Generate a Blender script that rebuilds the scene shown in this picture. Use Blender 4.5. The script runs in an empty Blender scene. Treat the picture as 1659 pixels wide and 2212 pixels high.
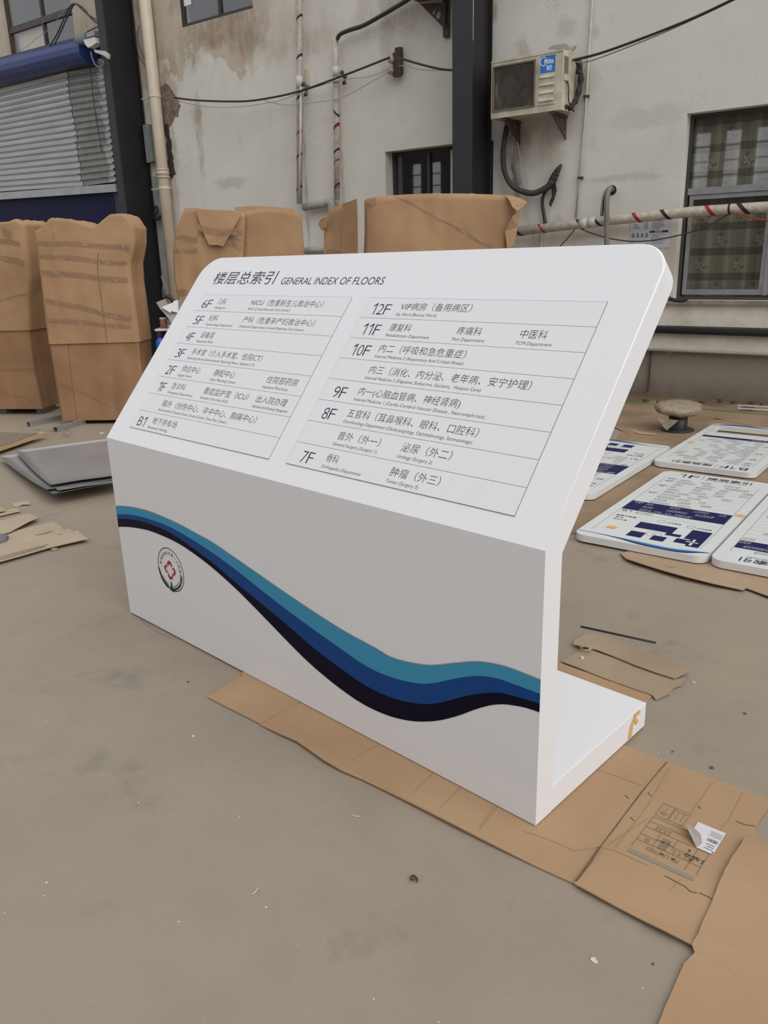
import bpy, math, random
from mathutils import Vector, Matrix, noise
from mathutils.geometry import tessellate_polygon
random.seed(7)
SC = bpy.context.scene
COL = SC.collection
# ---------------------------------------------------------------- camera
F = 1723.396; YAW, PITCH, ROLL = 0.765526, 0.310152, -0.029198
C = Vector((3.49214, -1.7653, 1.68329))
_r = Vector((math.cos(YAW), math.sin(YAW), 0))
FW = Vector((-math.sin(YAW)*math.cos(PITCH), math.cos(YAW)*math.cos(PITCH), -math.sin(PITCH)))
_u = _r.cross(FW)
RT = _r*math.cos(ROLL)+_u*math.sin(ROLL)
UP = -_r*math.sin(ROLL)+_u*math.cos(ROLL)
cam = bpy.data.cameras.new('camera'); cam.sensor_fit = 'HORIZONTAL'; cam.sensor_width = 36
cam.lens = F/1659*36; cam.clip_end = 300
co = bpy.data.objects.new('camera', cam); COL.objects.link(co)
co.matrix_world = Matrix((RT, UP, -FW)).transposed().to_4x4(); co.location = C
SC.camera = co
# ---------------------------------------------------------------- sky, sun, exposure
w = bpy.data.worlds.new('world'); SC.world = w; w.use_nodes = True
wn = w.node_tree.nodes; wl_ = w.node_tree.links
bg = wn['Background']; bg.inputs['Strength'].default_value = 0.86
bg.inputs['Color'].default_value = (0.93, 0.95, 1.0, 1)
sun = bpy.data.lights.new('sun', 'SUN'); sun.energy = 1.95; sun.angle = math.radians(62); sun.color = (1, 0.975, 0.94)
so = bpy.data.objects.new('sun', sun); COL.objects.link(so)
so.rotation_euler = Vector((0.88, -0.24, 0.80)).to_track_quat('Z', 'Y').to_euler()
so.location = (8, -4, 9)
SC.view_settings.view_transform = 'Standard'; SC.view_settings.look = 'None'
SC.view_settings.gamma = 1; SC.view_settings.use_curve_mapping = False
SC.view_settings.exposure = -0.15

# ---------------------------------------------------------------- measuring helpers (photo pixels of the 1659x2212 frame -> points on real surfaces)
def ray(x, y): return FW + RT*((x-829.5)/F) - UP*((y-1106)/F)
def fl(x, y, z=0.0):
    d = ray(x, y); return C + d*((z-C.z)/d.z)
TH = math.radians(7.5)
WE = Vector((math.cos(TH), math.sin(TH), 0)); WN = Vector((math.sin(TH), -math.cos(TH), 0)); WO = Vector((0, 7.45, 0))
def wp(x, y, off=0.0):      # -> (s, h) on the wall plane moved off metres out
    d = ray(x, y); t = ((WO+WN*off-C).dot(WN))/d.dot(WN); P = C+d*t
    return (P-WO).dot(WE), P.z
def W3(s, h, d=0.0): return WO+WE*s+WN*d+Vector((0, 0, h))
def wq(x, y, off=0.0):
    s, h = wp(x, y, off); return W3(s, h, off)
def vpt(x, y, P0, dr):      # point on the vertical plane through P0 along dr -> (a, z)
    n = Vector((-dr.y, dr.x, 0)); d = ray(x, y); t = (P0-C).dot(n)/d.dot(n); P = C+d*t
    return (P-P0).dot(dr), P.z
def dp(x, y, depth): return C+ray(x, y)*depth
def sstep(a, b, x):
    t = max(0, min(1, (x-a)/(b-a))); return t*t*(3-2*t)
def interp(pts, x):
    if x <= pts[0][0]: return pts[0][1]
    for (a, b), (c, d) in zip(pts, pts[1:]):
        if x <= c: return b+(d-b)*(x-a)/(c-a) if c > a else d
    return pts[-1][1]

# ---------------------------------------------------------------- materials
def srgb(r, g, b):
    f = lambda c: (c/255/12.92 if c/255 <= .04045 else ((c/255+.055)/1.055)**2.4)
    return (f(r), f(g), f(b))
MC = {}
def mat(name, col, rough=.6, metal=0., var=0., vs=6., bump=0., bs=40., spec=.5, vstretch=None, col2=None, trans=0):
    if name in MC: return MC[name]
    m = bpy.data.materials.new(name); m.use_nodes = True; nt = m.node_tree; N = nt.nodes; L = nt.links
    p = N['Principled BSDF']
    p.inputs['Base Color'].default_value = (*col, 1); p.inputs['Roughness'].default_value = rough
    p.inputs['Metallic'].default_value = metal; p.inputs['Specular IOR Level'].default_value = spec
    if trans: p.inputs['Transmission Weight'].default_value = trans
    g = N.new('ShaderNodeNewGeometry'); src = g.outputs['Position']
    if vstretch:
        mp = N.new('ShaderNodeMapping'); mp.inputs['Scale'].default_value = vstretch; L.new(src, mp.inputs['Vector']); src = mp.outputs[0]
    if var or col2:
        n = N.new('ShaderNodeTexNoise'); n.inputs['Scale'].default_value = vs; n.inputs['Detail'].default_value = 5
        L.new(src, n.inputs['Vector'])
        r = N.new('ShaderNodeMapRange'); r.inputs[1].default_value = .3; r.inputs[2].default_value = .7
        L.new(n.outputs['Fac'], r.inputs[0])
        mx = N.new('ShaderNodeMix'); mx.data_type = 'RGBA'
        c2 = col2 if col2 else tuple(c*(1-var) for c in col)
        mx.inputs[6].default_value = (*col, 1); mx.inputs[7].default_value = (*c2, 1)
        L.new(r.outputs[0], mx.inputs[0]); L.new(mx.outputs[2], p.inputs['Base Color'])
    if bump:
        n2 = N.new('ShaderNodeTexNoise'); n2.inputs['Scale'].default_value = bs; n2.inputs['Detail'].default_value = 4
        L.new(src, n2.inputs['Vector'])
        b = N.new('ShaderNodeBump'); b.inputs['Strength'].default_value = bump; b.inputs['Distance'].default_value = .02
        L.new(n2.outputs['Fac'], b.inputs['Height']); L.new(b.outputs[0], p.inputs['Normal'])
    MC[name] = m; return m

def floor_material():
    m = bpy.data.materials.new('concrete_floor'); m.use_nodes = True; nt = m.node_tree; N = nt.nodes; L = nt.links
    p = N['Principled BSDF']; g = N.new('ShaderNodeNewGeometry')
    def nz(scale, det=5, rough=.6, stretch=None, rot=0):
        s = g.outputs['Position']
        if stretch:
            mp = N.new('ShaderNodeMapping'); mp.inputs['Scale'].default_value = stretch; mp.inputs['Rotation'].default_value = (0, 0, rot)
            L.new(s, mp.inputs['Vector']); s = mp.outputs[0]
        n = N.new('ShaderNodeTexNoise'); n.inputs['Scale'].default_value = scale; n.inputs['Detail'].default_value = det
        n.inputs['Roughness'].default_value = rough; L.new(s, n.inputs['Vector']); return n.outputs['Fac']
    def rng(f, a, b, c=0., d=1.):
        r = N.new('ShaderNodeMapRange'); r.inputs[1].default_value = a; r.inputs[2].default_value = b
        r.inputs[3].default_value = c; r.inputs[4].default_value = d; L.new(f, r.inputs[0]); return r.outputs[0]
    def mix(fac, a, b):
        x = N.new('ShaderNodeMix'); x.data_type = 'RGBA'; L.new(fac, x.inputs[0])
        if isinstance(a, tuple): x.inputs[6].default_value = (*a, 1)
        else: L.new(a, x.inputs[6])
        x.inputs[7].default_value = (*b, 1); return x.outputs[2]
    c = mix(rng(nz(1.1, 6), .35, .65), (0.330, 0.271, 0.202), (0.295, 0.249, 0.191))
    c = mix(rng(nz(4.5, 8, .7), .5, .78, 0, .6), c, (0.260, 0.224, 0.179))
    c = mix(rng(nz(2.2, 8, .7, (1, 1, 1), .4), .57, .70, 0, .55), c, (0.176, 0.163, 0.139))
    c = mix(rng(nz(30, 6, .7), .62, .72, 0, .5), c, (0.387, 0.334, 0.262))
    c = mix(rng(nz(14, 6, .75, (1, 5, 1), .7), .68, .76, 0, .5), c, (0.194, 0.163, 0.127))
    c = mix(rng(nz(85, 3, .6), .70, .76, 0, .55), c, (0.167, 0.138, 0.108))
    # soiled brown zone along the foot of the wall
    d = N.new('ShaderNodeVectorMath'); d.operation = 'DOT_PRODUCT'; d.inputs[1].default_value = tuple(-WN)
    L.new(g.outputs['Position'], d.inputs[0])
    zz = rng(d.outputs['Value'], 5.2, 6.9)
    mm = N.new('ShaderNodeMath'); mm.operation = 'MULTIPLY'; L.new(zz, mm.inputs[0]); L.new(rng(nz(1.7, 6), .3, .55), mm.inputs[1])
    c = mix(mm.outputs[0], c, (0.167, 0.113, 0.065))
    L.new(c, p.inputs['Base Color'])
    L.new(rng(nz(3, 5), .3, .7, .5, .72), p.inputs['Roughness']); p.inputs['Specular IOR Level'].default_value = .3
    b = N.new('ShaderNodeBump'); b.inputs['Strength'].default_value = .12; b.inputs['Distance'].default_value = .01
    L.new(nz(60, 5), b.inputs['Height']); L.new(b.outputs[0], p.inputs['Normal'])
    return m

def wall_material():
    m = bpy.data.materials.new('painted_plaster'); m.use_nodes = True; nt = m.node_tree; N = nt.nodes; L = nt.links
    p = N['Principled BSDF']; p.inputs['Roughness'].default_value = .85; p.inputs['Specular IOR Level'].default_value = .2
    tc = N.new('ShaderNodeTexCoord'); pos = tc.outputs['Object']
    def nz(scale, det=5, rough=.6, stretch=None, loc=(0, 0, 0)):
        mp = N.new('ShaderNodeMapping'); mp.inputs['Location'].default_value = loc
        mp.inputs['Scale'].default_value = stretch or (1, 1, 1); L.new(pos, mp.inputs['Vector'])
        n = N.new('ShaderNodeTexNoise'); n.inputs['Scale'].default_value = scale; n.inputs['Detail'].default_value = det
        n.inputs['Roughness'].default_value = rough; L.new(mp.outputs[0], n.inputs['Vector']); return n
    def rng(f, a, b, c=0., d=1., sm=False):
        r = N.new('ShaderNodeMapRange'); r.inputs[1].default_value = a; r.inputs[2].default_value = b
        r.inputs[3].default_value = c; r.inputs[4].default_value = d
        if sm: r.interpolation_type = 'SMOOTHSTEP'
        L.new(f, r.inputs[0]); return r.outputs[0]
    def ma(op, a, b=None):
        x = N.new('ShaderNodeMath'); x.operation = op
        for i, v in enumerate((a, b)):
            if v is None: continue
            if isinstance(v, (int, float)): x.inputs[i].default_value = v
            else: L.new(v, x.inputs[i])
        return x.outputs[0]
    def mix(fac, a, b):
        x = N.new('ShaderNodeMix'); x.data_type = 'RGBA'
        if isinstance(fac, (int, float)): x.inputs[0].default_value = fac
        else: L.new(fac, x.inputs[0])
        if isinstance(a, tuple): x.inputs[6].default_value = (*a, 1)
        else: L.new(a, x.inputs[6])
        x.inputs[7].default_value = (*b, 1); return x.outputs[2]
    sx = N.new('ShaderNodeSeparateXYZ'); L.new(pos, sx.inputs[0]); S, H = sx.outputs[0], sx.outputs[2]
    c = mix(rng(nz(.8, 5).outputs['Fac'], .35, .65), (.68, .66, .60), (.61, .585, .525))
    c = mix(rng(nz(5, 8, .7, (1, 1, .6)).outputs['Fac'], .55, .8, 0, .55), c, (.50, .46, .39))
    # old dirty plaster above the ragged edge of the newer white paint
    zone = rng(S, -6.2, -7.0)
    edge = ma('ADD', ma('MULTIPLY', nz(1.3, 9, .62).outputs['Fac'], 2.6), ma('SUBTRACT', H, 5.85))
    old = ma('MULTIPLY', rng(edge, 0, .05), zone)
    c = mix(ma('MULTIPLY', old, .9), c, (.50, .43, .34))
    grime = ma('MULTIPLY', rng(nz(2.6, 8, .7, (1, 1, .5), (3, 0, 1)).outputs['Fac'], .48, .66), old)
    c = mix(ma('MULTIPLY', grime, .75), c, (.27, .21, .155))
    # a faint high band of grime further right
    hi = ma('MULTIPLY', ma('MULTIPLY', rng(H, 4.0, 4.7), rng(S, -3.2, -4.6)), rng(nz(2, 8, .7, (1, 1, .6), (7, 0, 0)).outputs['Fac'], .42, .62))
    c = mix(ma('MULTIPLY', hi, .45), c, (.42, .36, .29))
    # stains with shapes of their own, and painted shade by pipes and air conditioner: (pixel x, y, radius s, radius h, strength, colour)
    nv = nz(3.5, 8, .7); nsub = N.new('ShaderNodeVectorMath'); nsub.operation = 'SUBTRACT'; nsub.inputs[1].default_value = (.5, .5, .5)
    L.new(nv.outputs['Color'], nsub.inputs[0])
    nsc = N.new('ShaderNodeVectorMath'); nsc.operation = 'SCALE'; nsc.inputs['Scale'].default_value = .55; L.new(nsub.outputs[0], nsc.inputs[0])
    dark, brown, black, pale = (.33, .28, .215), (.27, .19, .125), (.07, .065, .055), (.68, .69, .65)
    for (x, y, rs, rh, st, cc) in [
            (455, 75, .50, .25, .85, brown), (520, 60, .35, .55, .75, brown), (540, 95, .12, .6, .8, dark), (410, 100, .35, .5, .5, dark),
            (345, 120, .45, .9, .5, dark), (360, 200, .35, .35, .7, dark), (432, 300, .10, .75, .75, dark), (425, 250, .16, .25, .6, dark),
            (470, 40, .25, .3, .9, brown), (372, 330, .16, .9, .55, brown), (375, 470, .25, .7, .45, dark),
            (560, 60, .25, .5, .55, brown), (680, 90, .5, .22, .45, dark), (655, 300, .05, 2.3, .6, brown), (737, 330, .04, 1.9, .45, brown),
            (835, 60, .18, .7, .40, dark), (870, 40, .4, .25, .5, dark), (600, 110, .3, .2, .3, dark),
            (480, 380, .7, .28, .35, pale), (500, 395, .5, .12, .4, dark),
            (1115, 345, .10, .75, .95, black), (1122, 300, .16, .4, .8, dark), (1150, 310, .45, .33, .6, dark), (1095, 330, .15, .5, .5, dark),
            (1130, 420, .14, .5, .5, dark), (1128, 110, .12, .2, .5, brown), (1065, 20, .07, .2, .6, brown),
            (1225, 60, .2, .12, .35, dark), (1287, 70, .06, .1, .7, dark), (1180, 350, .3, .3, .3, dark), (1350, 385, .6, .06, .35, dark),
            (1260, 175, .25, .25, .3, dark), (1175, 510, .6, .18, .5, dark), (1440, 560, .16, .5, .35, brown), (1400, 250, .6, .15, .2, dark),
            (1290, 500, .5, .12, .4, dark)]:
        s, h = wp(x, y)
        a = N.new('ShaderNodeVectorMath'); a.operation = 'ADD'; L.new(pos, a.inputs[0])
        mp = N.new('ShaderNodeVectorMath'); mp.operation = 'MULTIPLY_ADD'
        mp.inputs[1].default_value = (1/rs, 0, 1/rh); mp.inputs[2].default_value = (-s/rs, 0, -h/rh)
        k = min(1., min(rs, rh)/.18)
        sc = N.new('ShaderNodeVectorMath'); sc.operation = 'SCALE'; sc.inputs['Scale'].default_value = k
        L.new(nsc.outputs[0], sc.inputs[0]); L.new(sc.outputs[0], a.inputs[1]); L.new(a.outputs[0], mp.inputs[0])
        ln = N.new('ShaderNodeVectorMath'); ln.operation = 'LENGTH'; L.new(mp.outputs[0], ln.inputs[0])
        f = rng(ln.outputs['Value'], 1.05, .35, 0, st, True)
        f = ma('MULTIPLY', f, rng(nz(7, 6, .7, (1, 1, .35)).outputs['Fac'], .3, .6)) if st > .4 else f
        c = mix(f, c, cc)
    # hair cracks and drips
    v = N.new('ShaderNodeTexVoronoi'); v.feature = 'DISTANCE_TO_EDGE'; v.inputs['Scale'].default_value = 1.3
    ad = N.new('ShaderNodeVectorMath'); ad.operation = 'ADD'; L.new(pos, ad.inputs[0]); L.new(nsc.outputs[0], ad.inputs[1]); L.new(ad.outputs[0], v.inputs['Vector'])
    cr = ma('MULTIPLY', rng(v.outputs['Distance'], .006, .0), rng(nz(.9, 3, .5, None, (5, 0, 5)).outputs['Fac'], .54, .60))
    c = mix(ma('MULTIPLY', cr, .5), c, (.25, .21, .17))
    dr = ma('MULTIPLY', rng(nz(9, 5, .6, (1, 1, .07)).outputs['Fac'], .60, .72), rng(H, 4.2, 5.0))
    c = mix(ma('MULTIPLY', dr, .35), c, (.30, .24, .18))
    # dirty foot of the wall
    ft = ma('ADD', H, ma('MULTIPLY', nz(6, 6, .7).outputs['Fac'], .3))
    c = mix(rng(ft, .74, .68, 0, .93), c, (.235, .195, .155))
    c = mix(rng(ft, .40, .15, 0, .6), c, (.10, .08, .06))
    L.new(c, p.inputs['Base Color'])
    b = N.new('ShaderNodeBump'); b.inputs['Strength'].default_value = .25; b.inputs['Distance'].default_value = .02
    hs = ma('ADD', nz(3, 6, .6).outputs['Fac'], ma('MULTIPLY', old, -.25)); L.new(hs, b.inputs['Height']); L.new(b.outputs[0], p.inputs['Normal'])
    return m

def kraft_material(name, col, col2, rough=.7):
    m = bpy.data.materials.new(name); m.use_nodes = True; nt = m.node_tree; N = nt.nodes; L = nt.links
    p = N['Principled BSDF']; p.inputs['Roughness'].default_value = rough; p.inputs['Specular IOR Level'].default_value = .25
    g = N.new('ShaderNodeNewGeometry')
    n = N.new('ShaderNodeTexNoise'); n.inputs['Scale'].default_value = 2.2; n.inputs['Detail'].default_value = 6; L.new(g.outputs['Position'], n.inputs['Vector'])
    n2 = N.new('ShaderNodeTexNoise'); n2.inputs['Scale'].default_value = 120; n2.inputs['Detail'].default_value = 3; L.new(g.outputs['Position'], n2.inputs['Vector'])
    a = N.new('ShaderNodeMath'); a.operation = 'MULTIPLY_ADD'; a.inputs[1].default_value = .18; L.new(n2.outputs['Fac'], a.inputs[0]); L.new(n.outputs['Fac'], a.inputs[2])
    r = N.new('ShaderNodeMapRange'); r.inputs[1].default_value = .42; r.inputs[2].default_value = .76; L.new(a.outputs[0], r.inputs[0])
    x = N.new('ShaderNodeMix'); x.data_type = 'RGBA'; x.inputs[6].default_value = (*col, 1); x.inputs[7].default_value = (*col2, 1)
    L.new(r.outputs[0], x.inputs[0]); L.new(x.outputs[2], p.inputs['Base Color'])
    b = N.new('ShaderNodeBump'); b.inputs['Strength'].default_value = .15; b.inputs['Distance'].default_value = .01
    n3 = N.new('ShaderNodeTexNoise'); n3.inputs['Scale'].default_value = 14; L.new(g.outputs['Position'], n3.inputs['Vector'])
    L.new(n3.outputs['Fac'], b.inputs['Height']); L.new(b.outputs[0], p.inputs['Normal'])
    MC[name] = m; return m

def glass_material(name, ior=1.9, tint=(1, 1, 1)):
    m = bpy.data.materials.new(name); m.use_nodes = True; nt = m.node_tree; N = nt.nodes; L = nt.links
    N.remove(N['Principled BSDF']); o = N['Material Output']
    t = N.new('ShaderNodeBsdfTransparent'); t.inputs[0].default_value = (*tint, 1); g = N.new('ShaderNodeBsdfGlossy'); g.inputs['Roughness'].default_value = .02
    lw = N.new('ShaderNodeLayerWeight'); lw.inputs['Blend'].default_value = .5
    pw = N.new('ShaderNodeMath'); pw.operation = 'POWER'; pw.inputs[1].default_value = 4; L.new(lw.outputs['Facing'], pw.inputs[0])
    f = N.new('ShaderNodeMath'); f.operation = 'MULTIPLY_ADD'; f.inputs[1].default_value = .9; f.inputs[2].default_value = .5*((ior-1)/(ior+1))**2+.008; L.new(pw.outputs[0], f.inputs[0])
    x = N.new('ShaderNodeMixShader'); L.new(f.outputs[0], x.inputs[0]); L.new(t.outputs[0], x.inputs[1]); L.new(g.outputs[0], x.inputs[2]); L.new(x.outputs[0], o.inputs[0])
    return m
def jagged(px, amt=2.2, k=4, seed=1):
    r = random.Random(seed); o = []
    for (a, b), (c, d) in zip(px, px[1:]+px[:1]):
        for i in range(k): t = i/k; o.append((a+(c-a)*t+r.uniform(-amt, amt), b+(d-b)*t+r.uniform(-amt, amt)*1.3))
    return o
def tape_material():
    m = bpy.data.materials.new('clear_packing_tape'); m.use_nodes = True; nt = m.node_tree; N = nt.nodes; L = nt.links
    p = N['Principled BSDF']; p.inputs['Base Color'].default_value = (.36, .235, .14, 1); p.inputs['Roughness'].default_value = .2; p.inputs['Specular IOR Level'].default_value = 1.0
    g = N.new('ShaderNodeNewGeometry'); n = N.new('ShaderNodeTexNoise'); n.inputs['Scale'].default_value = 14; n.inputs['Detail'].default_value = 3
    L.new(g.outputs['Position'], n.inputs['Vector'])
    b = N.new('ShaderNodeBump'); b.inputs['Strength'].default_value = 1; b.inputs['Distance'].default_value = .028; L.new(n.outputs['Fac'], b.inputs['Height']); L.new(b.outputs[0], p.inputs['Normal'])
    t = N.new('ShaderNodeBsdfTransparent'); x = N.new('ShaderNodeMixShader'); x.inputs[0].default_value = .42
    L.new(t.outputs[0], x.inputs[1]); L.new(p.outputs[0], x.inputs[2]); L.new(x.outputs[0], N['Material Output'].inputs[0])
    return m
def curtain_material():
    m = bpy.data.materials.new('plaid_flower_curtain'); m.use_nodes = True; nt = m.node_tree; N = nt.nodes; L = nt.links
    p = N['Principled BSDF']; p.inputs['Roughness'].default_value = .9
    tc = N.new('ShaderNodeTexCoord'); sx = N.new('ShaderNodeSeparateXYZ'); L.new(tc.outputs['Object'], sx.inputs[0])
    def ma(op, a, b=None):
        x = N.new('ShaderNodeMath'); x.operation = op
        for i, v in enumerate((a, b)):
            if v is None: continue
            if isinstance(v, (int, float)): x.inputs[i].default_value = v
            else: L.new(v, x.inputs[i])
        return x.outputs[0]
    def mix(fac, a, b):
        x = N.new('ShaderNodeMix'); x.data_type = 'RGBA'; L.new(fac, x.inputs[0])
        if isinstance(a, tuple): x.inputs[6].default_value = (*a, 1)
        else: L.new(a, x.inputs[6])
        x.inputs[7].default_value = (*b, 1); return x.outputs[2]
    X, Z = sx.outputs[0], sx.outputs[2]
    def frac(v, per, off=0): return ma('FRACT', ma('ADD', ma('DIVIDE', v, per), off))
    hb = ma('LESS_THAN', frac(Z, .27, .12), .30); vb = ma('LESS_THAN', frac(X, .20, .5), .42)
    c = mix(ma('MULTIPLY', vb, .55), (.27, .255, .18), (.13, .12, .088))
    c = mix(ma('MULTIPLY', hb, .62), c, (.045, .030, .028))
    # five-petal flowers printed on a staggered grid
    row = ma('FLOOR', ma('DIVIDE', Z, .27)); sh = ma('MULTIPLY', ma('FLOORED_MODULO', row, 2), .5)
    fx = ma('SUBTRACT', ma('FRACT', ma('ADD', ma('DIVIDE', X, .40), sh)), .5); fz = ma('SUBTRACT', frac(Z, .27), .5)
    fx = ma('MULTIPLY', fx, .40); fz = ma('MULTIPLY', fz, .27)
    r = ma('SQRT', ma('ADD', ma('MULTIPLY', fx, fx), ma('MULTIPLY', fz, fz))); an = ma('ARCTAN2', fz, fx)
    rad = ma('ADD', .045, ma('MULTIPLY', ma('COSINE', ma('MULTIPLY', an, 5)), .016))
    fm = ma('LESS_THAN', r, rad); leaf = ma('LESS_THAN', r, ma('ADD', .052, ma('MULTIPLY', ma('COSINE', ma('ADD', ma('MULTIPLY', an, 3), 1)), .032)))
    c = mix(ma('MULTIPLY', leaf, .6), c, (.08, .10, .055)); c = mix(ma('MULTIPLY', fm, .55), c, (.44, .42, .32)); c = mix(ma('LESS_THAN', r, .014), c, (.22, .18, .08))
    L.new(c, p.inputs['Base Color']); return m

WHITE = mat('white_powder_coat', (.80, .80, .82), .42, spec=.45, bump=.02, bs=300)
WHITE2 = mat('white_panel_face', (.77, .775, .79), .35, spec=.5)
SIGNW = mat('sign_white', (.70, .72, .70), .3, var=.04, vs=9)
INK = mat('printed_ink', srgb(38, 38, 46), .5, spec=.2)
INKN = mat('printed_ink_navy', srgb(33, 33, 52), .45)
NAVY = mat('navy_print', srgb(18, 24, 78), .45, spec=.2)
SEAM = mat('seam_shadow_grey', (.33, .33, .34), .6)
KRAFT = kraft_material('kraft_wrap', (.42, .262, .145), (.335, .198, .105))
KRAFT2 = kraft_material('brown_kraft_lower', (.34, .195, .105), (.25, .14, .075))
CARD = kraft_material('cardboard_sheet', (.43, .285, .165), (.375, .24, .135))
CARDG = kraft_material('grey_cardboard', (.40, .31, .215), (.33, .25, .17))
CARDS = kraft_material('soiled_cardboard', (.34, .235, .145), (.22, .155, .10))
CREASE = mat('cardboard_core_shadow', (.13, .08, .045), .9)
STEEL = mat('galvanised_steel', (.47, .48, .485), .42, .7, var=.2, vs=1.5)
COLM = mat('dark_steel_shaded', srgb(27, 25, 29), .5, var=.3, vs=3, bump=.1)
GREYM = mat('grey_rail_lit_steel', srgb(44, 45, 51), .55, var=.2, vs=3)
ALU = mat('aluminium_frame', (.40, .41, .42), .4, .6, var=.25, vs=8)
DARKF = mat('dark_window_frame', (.035, .03, .03), .5)
RUSTF = mat('rusty_steel', (.10, .055, .04), .7, var=.6, vs=12, col2=(.03, .022, .02))
BLACK = mat('black_rubber', (.02, .02, .022), .5)
BLK2 = mat('black_cable', (.022, .022, .024), .45)
GREYC = mat('grey_wire', (.36, .35, .33), .5)
PVC = mat('cream_pvc', srgb(196, 182, 162), .45, var=.12, vs=5)
WPVC = mat('white_pvc', srgb(205, 200, 190), .5, var=.22, vs=7)
WRAP = mat('plastic_wrapped_pipe', srgb(196, 186, 172), .35, var=.3, vs=16, bump=.4, bs=30)
TAPER = mat('red_tape', srgb(150, 28, 36), .5); TAPEB = mat('black_tape', srgb(28, 26, 28), .5)
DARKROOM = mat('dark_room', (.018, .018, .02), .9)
ACW = mat('aged_white_metal', srgb(205, 198, 180), .5, var=.28, vs=7, col2=srgb(165, 155, 135))
BLUEP = mat('blue_roller_paint', srgb(28, 50, 112), .35, var=.25, vs=4)
NAVYP = mat('navy_door_paint', srgb(14, 20, 58), .6, spec=.2, var=.2, vs=3)
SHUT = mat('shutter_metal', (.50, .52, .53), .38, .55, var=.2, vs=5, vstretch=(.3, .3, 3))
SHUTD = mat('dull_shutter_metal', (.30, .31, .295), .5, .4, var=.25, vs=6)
WOOD = mat('pale_pine', (.55, .38, .21), .6, var=.3, vs=20, vstretch=(1, 1, 6))
TAPE = tape_material(); GLASS = glass_material('window_glass', 2.7); CLEAR = glass_material('clear_plastic', 1.35, (.96, .96, .96))
MASK = mat('masking_tape', srgb(214, 172, 104), .6)

# ---------------------------------------------------------------- object helpers
WLC = {}
def link(name, verts, faces, m, parent=None, smooth=False, mats=None, fm=None):
    verts = [Vector(v) for v in verts]
    xs = [v.x for v in verts]; ys = [v.y for v in verts]; zs = [v.z for v in verts]
    org = Vector(((min(xs)+max(xs))/2, (min(ys)+max(ys))/2, min(zs)))
    me = bpy.data.meshes.new(name); me.from_pydata([tuple(v-org) for v in verts], [], faces)
    if mats:
        for q in mats: me.materials.append(q)
        for i, k in enumerate(fm): me.polygons[i].material_index = k
    else: me.materials.append(m)
    if smooth:
        for pl in me.polygons: pl.use_smooth = True
    me.update()
    o = bpy.data.objects.new(name, me); COL.objects.link(o)
    if parent and parent.name == 'wall_back':
        o.parent = parent; o.rotation_euler = (0, 0, -TH); o.location = Matrix.Rotation(-TH, 3, 'Z') @ (org-WO)
    elif parent: o.parent = parent; o.location = org-WLC[parent]
    else: o.location = org
    WLC[o] = org; return o
def tag(o, label=None, cat=None, group=None, kind=None):
    if label: o['label'] = label
    if cat: o['category'] = cat
    if group: o['group'] = group
    if kind: o['kind'] = kind
    return o
def thing(name, loc, label, cat, group=None, kind=None):
    o = bpy.data.objects.new(name, None); COL.objects.link(o); o.location = loc; WLC[o] = Vector(loc); o.empty_display_size = .1
    return tag(o, label, cat, group, kind)
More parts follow.
